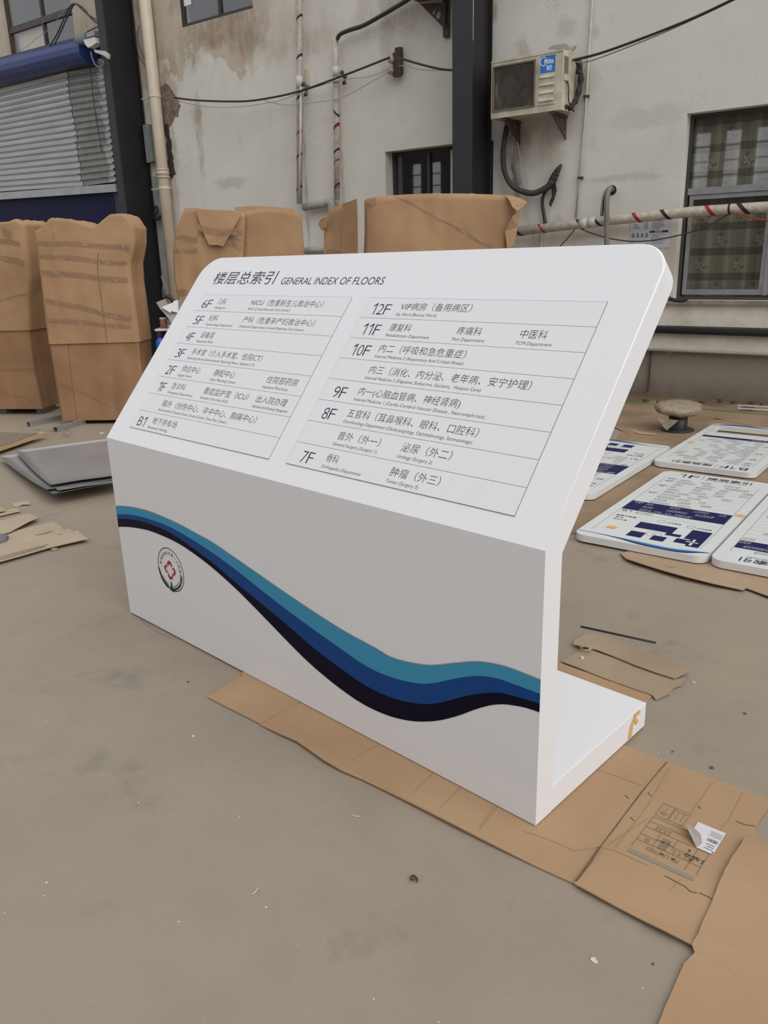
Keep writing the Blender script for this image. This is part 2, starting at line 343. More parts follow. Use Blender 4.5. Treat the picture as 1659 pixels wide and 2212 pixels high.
class MB:
    def __init__(s): s.v = []; s.f = []
    def add(s, v, f):
        b = len(s.v); s.v += [Vector(q) for q in v]; s.f += [tuple(i+b for i in q) for q in f]; return s
    def obox(s, o, a, b, c):
        o, a, b, c = map(Vector, (o, a, b, c))
        if a.cross(b).dot(c) < 0: a, b = b, a
        v = [o, o+a, o+a+b, o+b, o+c, o+a+c, o+a+b+c, o+b+c]
        return s.add(v, [(0, 3, 2, 1), (4, 5, 6, 7), (0, 1, 5, 4), (1, 2, 6, 5), (2, 3, 7, 6), (3, 0, 4, 7)])
    def box(s, x0, y0, z0, x1, y1, z1): return s.obox((x0, y0, z0), (x1-x0, 0, 0), (0, y1-y0, 0), (0, 0, z1-z0))
    def wbox(s, s0, h0, d0, s1, h1, d1):      # wall frame box
        return s.obox(W3(s0, h0, d0), WE*(s1-s0), Vector((0, 0, h1-h0)), WN*(d1-d0))
    def prism(s, poly, ext, holes=()):       # planar loop of points, extruded by ext
        poly = [Vector(p) for p in poly]; ext = Vector(ext); hs = [[Vector(p) for p in h] for h in holes]
        loops = [poly]+hs; tris = tessellate_polygon(loops); allp = [p for l in loops for p in l]; n = len(allp)
        nn = Vector((0, 0, 0))
        for i in range(len(poly)): nn += (poly[i]-poly[0]).cross(poly[(i+1) % len(poly)]-poly[0])
        up = nn.dot(ext) > 0
        f = []
        for t in tris:
            a, b, c = t; k = (allp[b]-allp[a]).cross(allp[c]-allp[a]).dot(ext) > 0
            top = (a+n, b+n, c+n) if k else (c+n, b+n, a+n); f.append(top); f.append(tuple(i-n for i in reversed(top)))
        st = 0
        for li, l in enumerate(loops):
            m_ = len(l)
            area = Vector((0, 0, 0))
            for i in range(m_): area += (l[i]-l[0]).cross(l[(i+1) % m_]-l[0])
            ccw = area.dot(ext) > 0
            if li: ccw = not ccw
            for i in range(m_):
                j = (i+1) % m_; q = (st+i, st+j, st+j+n, st+i+n); f.append(q if ccw else q[::-1])
            st += m_
        return s.add(allp+[p+ext for p in allp], f)
    def tube(s, pts, r, n=8, cap=True):
        pts = [Vector(p) for p in pts]; rs = r if isinstance(r, (list, tuple)) else [r]*len(pts)
        v = []; f = []; ref = None
        for i, p in enumerate(pts):
            t = (pts[min(i+1, len(pts)-1)]-pts[max(i-1, 0)]).normalized()
            if ref is None: ref = (Vector((0, 0, 1)) if abs(t.z) < .9 else Vector((1, 0, 0)))
            a = (ref-t*ref.dot(t)).normalized(); b = t.cross(a); ref = a
            for k in range(n):
                an = 2*math.pi*k/n; v.append(p+(a*math.cos(an)+b*math.sin(an))*rs[i])
        for i in range(len(pts)-1):
            for k in range(n):
                k2 = (k+1) % n; f.append((i*n+k, i*n+k2, (i+1)*n+k2, (i+1)*n+k))
        if cap: f.append(tuple(range(n-1, -1, -1))); f.append(tuple((len(pts)-1)*n+k for k in range(n)))
        return s.add(v, f)
    def lathe(s, c, axis, prof, n=24):       # prof: (radius, distance along axis)
        c = Vector(c); axis = Vector(axis).normalized(); ref = Vector((0, 0, 1)) if abs(axis.z) < .9 else Vector((1, 0, 0))
        a = (ref-axis*ref.dot(axis)).normalized(); b = axis.cross(a); v = []; f = []
        for (r, h) in prof:
            for k in range(n):
                an = 2*math.pi*k/n; v.append(c+axis*h+(a*math.cos(an)+b*math.sin(an))*r)
        for i in range(len(prof)-1):
            for k in range(n):
                k2 = (k+1) % n; f.append((i*n+k, i*n+k2, (i+1)*n+k2, (i+1)*n+k))
        return s.add(v, f)
    def quad(s, a, b, c, d): return s.add([a, b, c, d], [(0, 1, 2, 3)])
    def out(s, name, m, parent=None, smooth=False): return link(name, s.v, s.f, m, parent, smooth)
def spline(pts, k=6):
    pts = [Vector(p) for p in pts]
    if len(pts) < 3: return pts
    r = []
    for i in range(len(pts)-1):
        p0 = pts[max(i-1, 0)]; p1 = pts[i]; p2 = pts[i+1]; p3 = pts[min(i+2, len(pts)-1)]
        for j in range(k):
            t = j/k; r.append(.5*((2*p1)+(p2-p0)*t+(2*p0-5*p1+4*p2-p3)*t*t+(3*p1-p0-3*p2+p3)*t**3))
    r.append(pts[-1]); return r
_TC = {}
def text_geo(body, bold=0.):
    k = (body, bold)
    if k not in _TC:
        c = bpy.data.curves.new('t', 'FONT'); c.body = body; c.size = 1; c.offset = bold; c.resolution_u = 3
        o = bpy.data.objects.new('t', c); me = bpy.data.meshes.new_from_object(o)
        _TC[k] = ([tuple(v.co) for v in me.vertices], [tuple(p.vertices) for p in me.polygons])
        bpy.data.objects.remove(o); bpy.data.curves.remove(c); bpy.data.meshes.remove(me)
    return _TC[k]
def put_text(mb, body, O, ex, ey, x0, x1, y0, size, lift, bold=0.):
    """flat lettering on the plane O + ex*x + ey*y, fitted between x0 and x1, baseline y0"""
    v, f = text_geo(body, bold)
    if not v: return
    mn = min(p[0] for p in v); mx = max(p[0] for p in v)
    if x1 is None: x1 = x0+(mx-mn)*size
    k = (x1-x0)/(mx-mn) if mx > mn else 1
    mb.add([O+ex*(x0+(p[0]-mn)*k)+ey*(y0+p[1]*size)+lift for p in v], f)
ADV = {'1': .50, 'B': .64, 'F': .58}
def put_num(mb, body, O, ex, ey, x0, x1, y0, size, lift, bold=0.):
    """floor numbers: plain grotesque figures set one by one"""
    tot = sum(ADV.get(c, .56) for c in body); x = x0; k = (x1-x0)/tot
    for c in body:
        w_ = ADV.get(c, .56)*k; v, f = text_geo(c, bold)
        if c == '1':     # upright stroke with a flag, no foot
            S_, xm = .062, .30; q = [(xm, 0), (xm+S_, 0), (xm+S_, .725), (xm+.012, .725), (.07, .575), (.07, .50), (xm, .625)]
            P = [O+ex*(x+a*w_/.5)+ey*(y0+b*size)+lift for a, b in q]; nrm = ex.cross(ey); mb.prism(P, nrm*.0003); x += w_; continue
        mn = min(p[0] for p in v); mx = max(p[0] for p in v); inner = w_*.82; sx = inner/(mx-mn); o_ = (w_-inner)*.5
        mb.add([O+ex*(x+o_+(p[0]-mn)*sx)+ey*(y0+p[1]*size)+lift for p in v], f); x += w_
def px_strip(mb, pts, wd, fn, up=Vector((0, 0, 1)), th=.0006):
    P = [fn(*p) for p in pts]
    for a, b in zip(P, P[1:]):
        d = (b-a)
        if d.length < 1e-6: continue
        sd = d.normalized().cross(up).normalized()*wd/2
        mb.obox(a-sd, d, sd*2, up*th)
    return mb

# ================================================================ SETTING
flm = floor_material()
FB = MB(); FB.quad((-40, -26, 0), (30, -26, 0), (30, 8.2, 0), (-40, 8.2, 0))
tag(FB.out('floor', flm), kind='structure')
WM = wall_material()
# back wall with its openings, in wall coordinates
def wall_obj(name, verts_fn, faces, m, parent=None):
    me = bpy.data.meshes.new(name); me.from_pydata(verts_fn, [], faces); me.materials.append(m); me.update()
    o = bpy.data.objects.new(name, me); COL.objects.link(o)
    if parent: o.parent = parent
    else: o.location = WO; o.rotation_euler = (0, 0, TH)
    WLC[o] = Vector(WO); return o
uwl = [wp(40, 60), wp(152, 60)]
OPN = {'right': (-.61, 1.27, 1.11, 3.05), 'small': (-4.61, -2.95, 1.65, 3.03), 'upper': (-8.46, -6.88, 5.13, 6.7), 'upleft': (-13.25, -11.12, 5.2, 6.9)}
ss = sorted({-24, 9} | {v for o in OPN.values() for v in o[:2]}); hh = sorted({0, 7.6} | {v for o in OPN.values() for v in o[2:]})
TK = .22
v = []; f = []
def wv(s, h, d): v.append((s, -d, h)); return len(v)-1
def inside(s, h): return any(o[0] < s < o[1] and o[2] < h < o[3] for o in OPN.values())
for s0, s1 in zip(ss, ss[1:]):
    for h0, h1 in zip(hh, hh[1:]):
        if inside((s0+s1)/2, (h0+h1)/2): continue
        f.append((wv(s0, h0, 0), wv(s1, h0, 0), wv(s1, h1, 0), wv(s0, h1, 0)))
        f.append((wv(s1, h0, -TK), wv(s0, h0, -TK), wv(s0, h1, -TK), wv(s1, h1, -TK)))
for (s0, s1, h0, h1) in OPN.values():
    f.append((wv(s0, h0, 0), wv(s0, h1, 0), wv(s0, h1, -TK), wv(s0, h0, -TK)))
    f.append((wv(s1, h0, -TK), wv(s1, h1, -TK), wv(s1, h1, 0), wv(s1, h0, 0)))
    f.append((wv(s0, h0, -TK), wv(s1, h0, -TK), wv(s1, h0, 0), wv(s0, h0, 0)))
    f.append((wv(s0, h1, 0), wv(s1, h1, 0), wv(s1, h1, -TK), wv(s0, h1, -TK)))
f.append((wv(-24, 7.6, 0), wv(9, 7.6, 0), wv(9, 7.6, -TK), wv(-24, 7.6, -TK)))
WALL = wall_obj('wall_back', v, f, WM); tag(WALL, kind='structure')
# dado band above the dirty foot of the wall, sill ledge
def lbox(L_, s0, h0, d0, s1, h1, d1):
    b = len(L_[0]); L_[0].extend([(s, -d, h) for s in (s0, s1) for h in (h0, h1) for d in (d0, d1)])
    L_[1].extend([tuple(i+b for i in q) for q in [(0, 1, 3, 2), (4, 6, 7, 5), (0, 4, 5, 1), (2, 3, 7, 6), (0, 2, 6, 4), (1, 5, 7, 3)]])
L_ = ([], []); lbox(L_, -1.6, .83, 0.002, 9, 1.075, .05); lbox(L_, -1.6, .56, 0.002, 9, .73, .05)
wall_obj('dado_band', L_[0], L_[1], mat('dado_paint', (.72, .68, .60), .8, var=.3, vs=4, col2=(.58, .53, .45), bump=.3, bs=20), WALL)
L_ = ([], []); lbox(L_, -.9, 1.075, 0.002, 9, 1.112, .11)
wall_obj('sill_ledge', L_[0], L_[1], mat('dirty_ledge', (.33, .28, .22), .9, var=.5, vs=9), WALL)
# exposed brick around the ragged hole by the downpipe
hb_ = [(350, 188), (357, 180), (368, 190), (375, 204), (384, 212), (388, 228), (385, 248), (376, 250), (372, 266), (358, 270), (340, 268), (328, 258), (330, 238), (340, 222), (352, 214)]
mb = MB(); mb.prism([wq(x, y, .004) for x, y in jagged(hb_, 2.6, 4, 3)], WN*.008); mb.out('exposed_brick_patch', mat('raw_brick', (.27, .20, .15), .9, var=.85, vs=9, bump=1, bs=14, col2=(.10, .075, .055)), WALL)
mb = MB(); mb.prism([wq(x, y, .004) for x, y in jagged([(352, 266), (363, 268), (367, 290), (371, 318), (374, 345), (379, 376), (372, 386), (364, 376), (364, 340), (360, 300)], 1.6, 4, 5)], WN*.006)
mb.out('dark_crack', mat('crack_tone', (.06, .045, .036), .95, var=.5, vs=20), WALL)  # near-black slab in the outline of the wall crack
# rooms behind the openings
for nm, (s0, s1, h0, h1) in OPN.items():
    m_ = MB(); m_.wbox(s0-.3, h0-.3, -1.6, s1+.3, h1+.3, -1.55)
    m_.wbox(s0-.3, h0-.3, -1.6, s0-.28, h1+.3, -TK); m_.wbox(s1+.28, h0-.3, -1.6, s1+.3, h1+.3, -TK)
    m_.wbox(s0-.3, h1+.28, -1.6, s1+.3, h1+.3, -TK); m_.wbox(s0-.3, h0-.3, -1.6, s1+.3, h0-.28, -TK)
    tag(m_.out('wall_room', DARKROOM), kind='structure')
# opposite shed wall whose tall windows show in the glass
v = []; f = []
D0 = 19.6
ops = [(-30+i*.95, -30+i*.95+.5) for i in range(44)]
opp = MB(); opp.wbox(-34, 0, D0, 14, 3.55, D0+.2); opp.wbox(-34, 5.25, D0, 14, 6.9, D0+.2)
last = -34
for a, b in ops: opp.wbox(last, 3.55, D0, a, 5.25, D0+.2); last = b
opp.wbox(last, 3.55, D0, 14, 5.25, D0+.2)
ow = opp.out('wall_front', mat('shed_wall', (.10, .095, .085), .85, var=.2, vs=2)); tag(ow, kind='structure')
bb = MB()
for h in (3.9, 4.35, 4.8): bb.wbox(-34, h, D0+.08, 14, h+.04, D0+.12)
b_ = bb.out('window_bar', DARKF, ow)

# ---------------------------------------------------------------- windows in the back wall
def window(name, opn, fr, m, inset, mull=(), trans=(), sash=None, curtain=False, label=None):
    s0, s1, h0, h1 = opn; d = -inset
    root = bpy.data.objects.new(name, None); COL.objects.link(root); root.location = W3((s0+s1)/2, h0, d); WLC[root] = W3((s0+s1)/2, h0, d)
    tag(root, kind='structure')
    mb = MB(); e = .002
    mb.wbox(s0+e, h0+e, d-.05, s0+fr, h1-e, d); mb.wbox(s1-fr, h0+e, d-.05, s1-e, h1-e, d)
    mb.wbox(s0+fr, h1-fr, d-.05, s1-fr, h1-e, d); mb.wbox(s0+fr, h0+e, d-.05, s1-fr, h0+fr, d)
    mb.out('window_frame', m, root)
    for (x, a, b) in mull:
        q = MB(); q.wbox(x-.022, a, d-.05, x+.022, b, d+.006); q.out('mullion', ALU if curtain else m, root)
    for (h, wd) in trans:
        q = MB(); q.wbox(s0+fr, h-wd/2, d-.05, s1-fr, h+wd/2, d+.008); q.out('transom', ALU if curtain else m, root)
    return root
o = OPN['right']
w1 = window('window_1', o, .035, mat('dark_gasket', (.05, .05, .05), .5), .14, mull=((.33, 1.16, 3.0),), trans=((2.27, .07),), curtain=True)
for (a, b, dd) in ((-.555, .31, -.15), (.35, 1.215, -.18)):
    sf = MB(); t_ = .045
    sf.wbox(a, 1.165, dd-.03, a+t_, 2.23, dd); sf.wbox(b-t_, 1.165, dd-.03, b, 2.23, dd)
    sf.wbox(a+t_, 1.165, dd-.03, b-t_, 1.165+t_*1.3, dd); sf.wbox(a+t_, 2.23-t_, dd-.03, b-t_, 2.23, dd)
    sh = sf.out('sash', ALU, w1)
    g = MB(); g.wbox(a+t_, 1.165+t_, dd-.018, b-t_, 2.23-t_, dd-.014); g.out('pane', GLASS, sh)
for (a, b) in ((-.56, .308), (.352, 1.22)):
    g = MB(); g.wbox(a, 2.305, -.166, b, 3.0, -.162); g.out('pane', GLASS, w1)
# curtain behind the right window
nv_ = 90; v = []; f = []
for j in range(13):
    for i in range(nv_+1):
        s = -.60+1.85*i/nv_; d = -.26+.022*math.sin(i*.62)+.012*math.sin(i*.23+j*.15); v.append((s, -d, 1.13+1.93*j/12))
for j in range(12):
    for i in range(nv_): a = j*(nv_+1)+i; f.append((a, a+1, a+nv_+2, a+nv_+1))
cu = wall_obj('curtain', v, f, curtain_material()); tag(cu, 'dark plaid curtain printed with pale flowers behind the right window', 'curtain')
for pl in cu.data.polygons: pl.use_smooth = True
o = OPN['small']
w2 = window('window_2', o, .05, DARKF, .17, mull=((-4.02, 1.7, 2.98), (-3.55, 1.7, 2.98)))
for a, b in ((-4.56, -4.042), (-3.998, -3.572), (-3.528, -3.0)):
    g = MB(); g.wbox(a, 1.7, -.2, b, 2.98, -.196); g.out('pane', GLASS, w2)
g = MB(); g.wbox(-3.9+.23, 1.7, -.165, -3.9+.26, 2.98, -.16); g.out('white_stile', WPVC, w2)
o = OPN['upper']
w3 = window('window_3', o, .06, DARKF, .06, mull=((-7.62, 5.19, 6.64),))
for a, b in ((-8.4, -7.642), (-7.598, -6.94)):
    g = MB(); g.wbox(a, 5.19, -.09, b, 6.64, -.086); g.out('pane', GLASS, w3)
s_, h_ = wp(400, 3, -.05)
g = MB(); g.wbox(s_-.09, h_-.05, -.082, s_+.1, h_+.3, -.08); g.out('paper_note', mat('paper', (.75, .75, .72), .8), w3)
o = OPN['upleft']
w4 = window('window_4', o, .07, mat('brown_window_frame', (.075, .05, .045), .45, var=.4, vs=8), .08, mull=((-12.12, 5.27, 6.83),), trans=((5.87, .10),))
for a, b, c_, d_ in ((-13.18, -12.142, 5.27, 5.82), (-12.098, -11.19, 5.27, 5.82), (-13.18, -12.142, 5.92, 6.83), (-12.098, -11.19, 5.92, 6.83)):
    g = MB(); g.wbox(a, c_, -.11, b, d_, -.106); g.out('pane', GLASS, w4)
g = MB(); g.wbox(-13.1, 5.3, -.20, -12.2, 5.8, -.18); tag(g.out('window_blind', mat('yellowed_blind', (.62, .56, .38), .8, var=.2)), 'yellowed board standing behind the upper left window', 'blind')

# ---------------------------------------------------------------- roller shutter door at the left
RS = thing('roller_shutter', W3(-12.3, 0, .15), 'galvanised roller shutter half lowered under a blue box at far left', 'shutter')
sL, sM, sR = -15.2, None, None
NSL = 19
def sh_edge(t, x_top, y_top, x_bot, y_bot):
    return wp(x_top+(x_bot-x_top)*t, y_top+(y_bot-y_top)*t, .14)
def slat(pts_a, pts_b, m, nm='slat'):       # pts: (s,h) lower left/right, upper left/right
    (a0, a1), (b0, b1) = pts_a, pts_b
    P = lambda q, d: W3(q[0], q[1], d)
    v_ = []; prof = [(0, .02), (.12, .0), (.3, -.012), (.62, -.012), (.86, .004), (.93, .024), (1, .024)]
    for (lo, hi) in ((a0, a1), (b0, b1)):
        for (t, d) in prof: v_.append(P((lo[0]+(hi[0]-lo[0])*t, lo[1]+(hi[1]-lo[1])*t), .14+d))
    n_ = len(prof); f_ = [(i, i+n_, i+n_+1, i+1) for i in range(n_-1)]
    return link(nm, v_, f_, m, RS)
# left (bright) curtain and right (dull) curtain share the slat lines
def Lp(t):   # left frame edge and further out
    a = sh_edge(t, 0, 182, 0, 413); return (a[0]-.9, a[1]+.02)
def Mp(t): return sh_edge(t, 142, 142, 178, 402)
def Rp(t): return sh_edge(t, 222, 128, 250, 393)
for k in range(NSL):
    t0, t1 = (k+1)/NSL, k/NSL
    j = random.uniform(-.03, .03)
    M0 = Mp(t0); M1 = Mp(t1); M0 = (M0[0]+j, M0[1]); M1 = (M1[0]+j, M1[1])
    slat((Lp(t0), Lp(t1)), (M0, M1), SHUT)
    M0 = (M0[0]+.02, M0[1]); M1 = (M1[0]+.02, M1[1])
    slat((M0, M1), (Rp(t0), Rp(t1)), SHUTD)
    # bright worn ends of the right slats
    r0 = Rp(t0); r1 = Rp(t1); wd = random.uniform(.12, .26)
    o_ = slat(((r0[0]-wd, r0[1]), (r1[0]-wd, r1[1])), (r0, r1), mat('worn_shutter_end', (.44, .46, .46), .45, .4)); o_.location += WN*.004; o_.name = 'slat_end'
mb = MB(); a = wp(0, 414, .14); b = wp(253, 397, .14); lo = [W3(-15.3, a[1]+.01, .12), W3(b[0], b[1], .12), W3(b[0], b[1]-.13, .12), W3(-15.3, a[1]-.12, .12)]
mb.prism(lo, WN*.06); mb.out('bottom_rail', mat('rail_metal', (.42, .43, .43), .4, .5, var=.2), RS)
mb = MB(); a = wp(0, 150, .35); b = wp(187, 108, .35)
pa = W3(-15.6, a[1]+.02, .3); pb = W3(b[0], b[1], .3); ax = (pb-pa)
rr = .20; prof = []
mb.lathe(pa, ax, [(0, 0), (rr, 0), (rr, ax.length), (rr*.85, ax.length), (0, ax.length)], 14)
mb.out('shutter_box', BLUEP, RS)
mb = MB(); a = wp(40, 118, .3); mb.obox(pa+Vector((0, 0, rr*.95))+WN*-.25, ax, WN*.3, (0, 0, .03)); mb.out('shutter_box_lid', mat('dusty_lid', (.10, .10, .11), .7, var=.4), RS)
mb = MB(); mb.wbox(-15.4, .01, .02, -10.35, 3.1, .09); mb.out('lower_door_leaf', NAVYP, RS)
mb = MB(); mb.wbox(-10.44, .01, .02, -10.30, 5.25, .10); mb.out('guide_rail', GREYM, RS)
mb = MB(); mb.tube(spline([wq(193, 130, .2), wq(200, 200, .2), wq(210, 270, .2), wq(220, 330, .2)]), .008, 5); tag(mb.out('pull_cord', BLK2, RS))

# ---------------------------------------------------------------- H section columns
def column(xc, ytop, label, w_, d_):
    # front left edge given by pixel xc at row ytop
    s, _ = wp(xc, ytop, .62)
    t = thing('steel_column', W3(s+.15, 0, .37), label, 'column', 'dark steel columns in front of the wall')
    H = 7.6; df = .62
    m = MB(); m.wbox(s, .02, df-.02, s+w_, H, df); m.out('front_flange', GREYM, t)  # lit front face put into a lighter colour; web and rear painted as shaded
    m = MB(); m.wbox(s, .02, df-d_, s+w_, H, df-d_+.02); m.out('rear_flange', COLM, t)
    m = MB(); m.wbox(s+w_*.8-.007, .02, df-d_+.02, s+w_*.8+.007, H, df-.02); m.out('web', COLM, t)
    if xc > 900:
        m = MB(); m.prism([W3(s+w_+.001, 7.5, df-.019), W3(s+w_+.001, 7.5, df-.05), W3(s+w_+.001, 4.0, df-.026), W3(s+w_+.001, 4.0, df-.019)], WE*-.01); m.out('pale_gap_strip', WPVC, t)  # added pale strip stands in for wall glimpsed through a narrow gap
    m = MB(); m.wbox(s-.05, 0, df-d_-.03, s+w_+.05, .02, df+.05); m.out('base_plate', COLM, t)
    return t
column(977, 200, 'dark steel column in front of the small window, left of the air conditioner', .265, .48)
column(216, 100, 'dark steel column between the roller shutter and the cream downpipe', .17, .585)

# ---------------------------------------------------------------- pipes on the wall
def vpipe(nm, px, r, m, label, off=.1, bands=(), n=12):
    P = [wq(x, y, off) for x, y in px]
    t = thing(nm, (P[-1].x, P[-1].y, max(0, P[-1].z)), label, 'pipe')
    m_ = MB(); m_.tube(P, r, n); m_.out('pipe_run', m, t, True); return t
P0 = wp(333.5, 200, .12)
cs = P0[0]
t = thing('downpipe', W3(cs, 0, .12), 'cream plastic downpipe from the top of the wall beside the dark column', 'pipe')
mb = MB(); mb.tube([W3(cs, .02, .12), W3(cs, 7.5, .12)], .095, 20); mb.out('pipe_run', PVC, t, True)
for y0, y1 in ((368, 384),):
    a = wp(345, y0, .12)[1]; b = wp(346, y1, .12)[1]; mb = MB(); mb.tube([W3(cs, b, .12), W3(cs, a, .12)], .106, 20)
    mb.out('coupling', PVC, t, True)
    for q in (a, b, (a+b)/2): mb = MB(); mb.tube([W3(cs, q-.012, .12), W3(cs, q+.012, .12)], .112, 20); mb.out('coupling_ring', PVC, t, True)
for y in (208, 406, 667):
    a = wp(334+(y-208)*.115, y, .12)[1]; mb = MB(); mb.tube([W3(cs, a-.02, .12), W3(cs, a+.02, .12)], .104, 20); mb.wbox(cs-.33, a-.012, .10, cs-.09, a+.012, .125); mb.out('pipe_clip', WPVC, t)
# thin slab standing in for pale painted wall between column and downpipe
mb = MB(); a = wp(322, 390, .03); b = wp(350, 400, .03); mb.wbox(a[0]-.2, .02, .002, b[0]-.05, a[1]+.06, .02)
tag(mb.out('painted_wall_strip', mat('pale_blue_grey', srgb(168, 172, 172), .5, var=.2)), 'pale grey painted strip of wall between the dark column and the cream downpipe', 'panel')
# grey meter cabinet
mb = MB(); mb.prism([wq(308, 270, .12), wq(320, 268, .12), wq(330, 348, .12), wq(317, 352, .12)], -WN*.11)
tag(mb.out('meter_cabinet', mat('cabinet_grey', srgb(140, 146, 140), .5, var=.3, vs=9)), 'narrow grey cabinet half hidden between the column and the cream downpipe', 'cabinet')

def wrapped_pipe(label, path, r, bands, couplings=(), off=.1):
    P = [wq(x, y, off) for x, y in path]
    t = thing('wrapped_pipe', tuple(P[-1]), label, 'pipe', 'pipes wrapped in printed plastic')
    mb = MB(); mb.tube(P, r, 14); mb.out('pipe_run', WRAP, t, True)
    for (x, y, red, slant, wd) in bands:
        # slanted ring wound round the pipe
        i = min(range(len(P)-1), key=lambda k: abs((wq(x, y, off)-P[k]).length+(wq(x, y, off)-P[k+1]).length-(P[k+1]-P[k]).length))
        ax = (P[i+1]-P[i]).normalized(); c0 = P[i]+ax*(wq(x, y, off)-P[i]).dot(ax)
        sd = WN; sd = (sd-ax*sd.dot(ax)).normalized(); up = ax.cross(sd); v_ = []; f_ = []; n = 16
        for q in range(n):
            an = 2*math.pi*q/n; rr = sd*math.cos(an)+up*math.sin(an); sh_ = ax*(math.sin(an)*slant*r)
            for e_ in (-wd*.36, wd*.36): v_.append(c0+rr*(r*1.04)+sh_+ax*e_)
        for q in range(n): a_ = 2*q; b__ = 2*((q+1) % n); f_.append((a_, b__, b__+1, a_+1))
        link('tape_band', v_, f_, TAPER if red else TAPEB, t)
    for (x, y, ln) in couplings:
        i = min(range(len(P)-1), key=lambda k: abs((wq(x, y, off)-P[k]).length+(wq(x, y, off)-P[k+1]).length-(P[k+1]-P[k]).length))
        ax = (P[i+1]-P[i]).normalized(); c0 = P[i]+ax*(wq(x, y, off)-P[i]).dot(ax)
        mb = MB(); mb.tube([c0-ax*ln/2, c0+ax*ln/2], r*1.14, 14); mb.out('coupling', WPVC, t, True)
    return t
wrapped_pipe('vertical pipe in black banded wrap with a thin white pipe in front of it', [(647, -60), (647, 0), (647, 180), (647, 440)], .042,
             [(646, 40, 0, .9, .045), (646, 125, 0, .9, .045), (645, 213, 0, .9, .05), (644, 288, 1, .8, .045), (644, 338, 0, .9, .045), (644, 408, 0, .9, .045)], [(647, 178, .16)])
mb = MB(); mb.tube([wq(650, 188, .17), wq(649, 300, .17), wq(645, 441, .17)], .016, 8)
tag(mb.out('thin_pipe', WPVC, None, True), 'thin white pipe running down in front of the left wrapped pipe', 'pipe')
wrapped_pipe('vertical pipe capped by a black cable with red and black tape bands', [(725, 84), (726, 150), (727, 250), (728, 432)], .042,
             [(726, 243, 0, -1.0, .045), (727, 277, 1, .9, .04), (730, 273, 0, .9, .03), (725, 328, 0, .9, .045), (731, 350, 1, .8, .03), (728, 403, 0, .9, .045), (723, 409, 1, .9, .02)], [(725, 155, .12), (726, 174, .06)])
# clamps on the two pipes
for (x, y, lb) in ((656, 190, 'black clamp with torn foam beside the left wrapped pipe'), (739, 165, 'black clamp with torn foam beside the capped wrapped pipe')):
    mb = MB(); mb.tube(spline([wq(x-2, y-10, .09), wq(x+5, y-2, .1), wq(x+6, y+10, .09), wq(x+1, y+18, .1)]), [.02+.012*math.sin(i) for i in range(19)], 7)
    tag(mb.out('pipe_clamp', RUSTF, None, True), lb, 'clamp')
# short horizontal pipe with elbow
t = thing('grey_pipe', tuple(wq(680, 443, .1)), 'short horizontal grey pipe behind the kraft packages with an elbow', 'pipe')
mb = MB(); mb.tube([wq(657, 448, .1), wq(708, 438, .1)], .055, 14); mb.out('pipe_run', mat('grey_pvc', srgb(160, 160, 152), .5, var=.2), t, True)
mb = MB(); mb.tube(spline([wq(706, 438, .1), wq(715, 438, .1), wq(717, 448, .1), wq(716, 530, .1)], 5), .06, 12); mb.out('elbow', MC['grey_pvc'], t, True)
mb = MB(); mb.tube([wq(658, 542, .1), wq(704, 538, .1)], .05, 14); mb.out('lower_run', MC['grey_pvc'], t, True)
# long wrapped pipe at the right
bd = [(1121, 500, 0, .8, .05), (1172, 491, 1, .8, .04), (1256, 480, 0, .9, .05), (1292, 479, 0, .9, .05), (1377, 468, 1, .8, .06), (1439, 463, 0, .9, .06), (1535, 453, 1, .8, .06), (1577, 450, 0, .1, .03), (1607, 449, 0, 1.0, .07)]
wrapped_pipe('long pale wrapped pipe crossing the wall and the right window', [(1080, 505), (1290, 479), (1500, 457), (1659, 447), (1800, 436)], .054, bd, [(1262, 481, .10), (1280, 478, .1)], off=.18)
# thin vertical conduits
for (a, b, c_, lb) in (((1279, 0), (1265, 240), (1244, 470), 'thin white conduit running down the wall right of the air conditioner'),):
    t = thing('thin_conduit', tuple(wq(*c_, .03)), lb, 'pipe')
    mb = MB(); mb.tube([wq(a[0]+3, -60, .03), wq(*a, .03), wq(*b, .03), wq(*c_, .03)], .012, 8); mb.out('pipe_run', WPVC, t, True)
    for (x, y) in ((1267, 208), (1254, 384)):
        mb = MB(); q = wp(x, y, .03); mb.wbox(q[0]-.035, q[1]-.012, .0, q[0]+.025, q[1]+.012, .045); mb.out('clip', RUSTF, t)
mb = MB(); mb.tube([wq(1178, 405, .03), wq(1176, 450, .03), wq(1168, 535, .03)], .01, 6); tag(mb.out('thin_pipe', WPVC), 'short thin white pipe under the torn black insulation', 'pipe')
# black drain pipe and thin white one along the dado
mb = MB(); mb.tube([W3(-1.5, .785, .10), W3(9, .765, .10)], .042, 14); tag(mb.out('black_pipe', BLK2, None, True), 'black horizontal pipe below the right window sill', 'pipe')
mb = MB(); mb.tube([W3(-1.5, .555, .075), W3(9, .55, .075)], .018, 10); tag(mb.out('thin_pipe', WPVC, None, True), 'thin white horizontal pipe along the foot of the dado', 'pipe')
mb = MB(); q0 = wp(1403, 755, .03); mb.tube([W3(q0[0]+.02, 0.05, .03), W3(q0[0]+.02, .56, .03)], .012, 6); tag(mb.out('thin_pipe', RUSTF), 'thin rusty vertical pipe at the dirty foot of the wall', 'pipe')

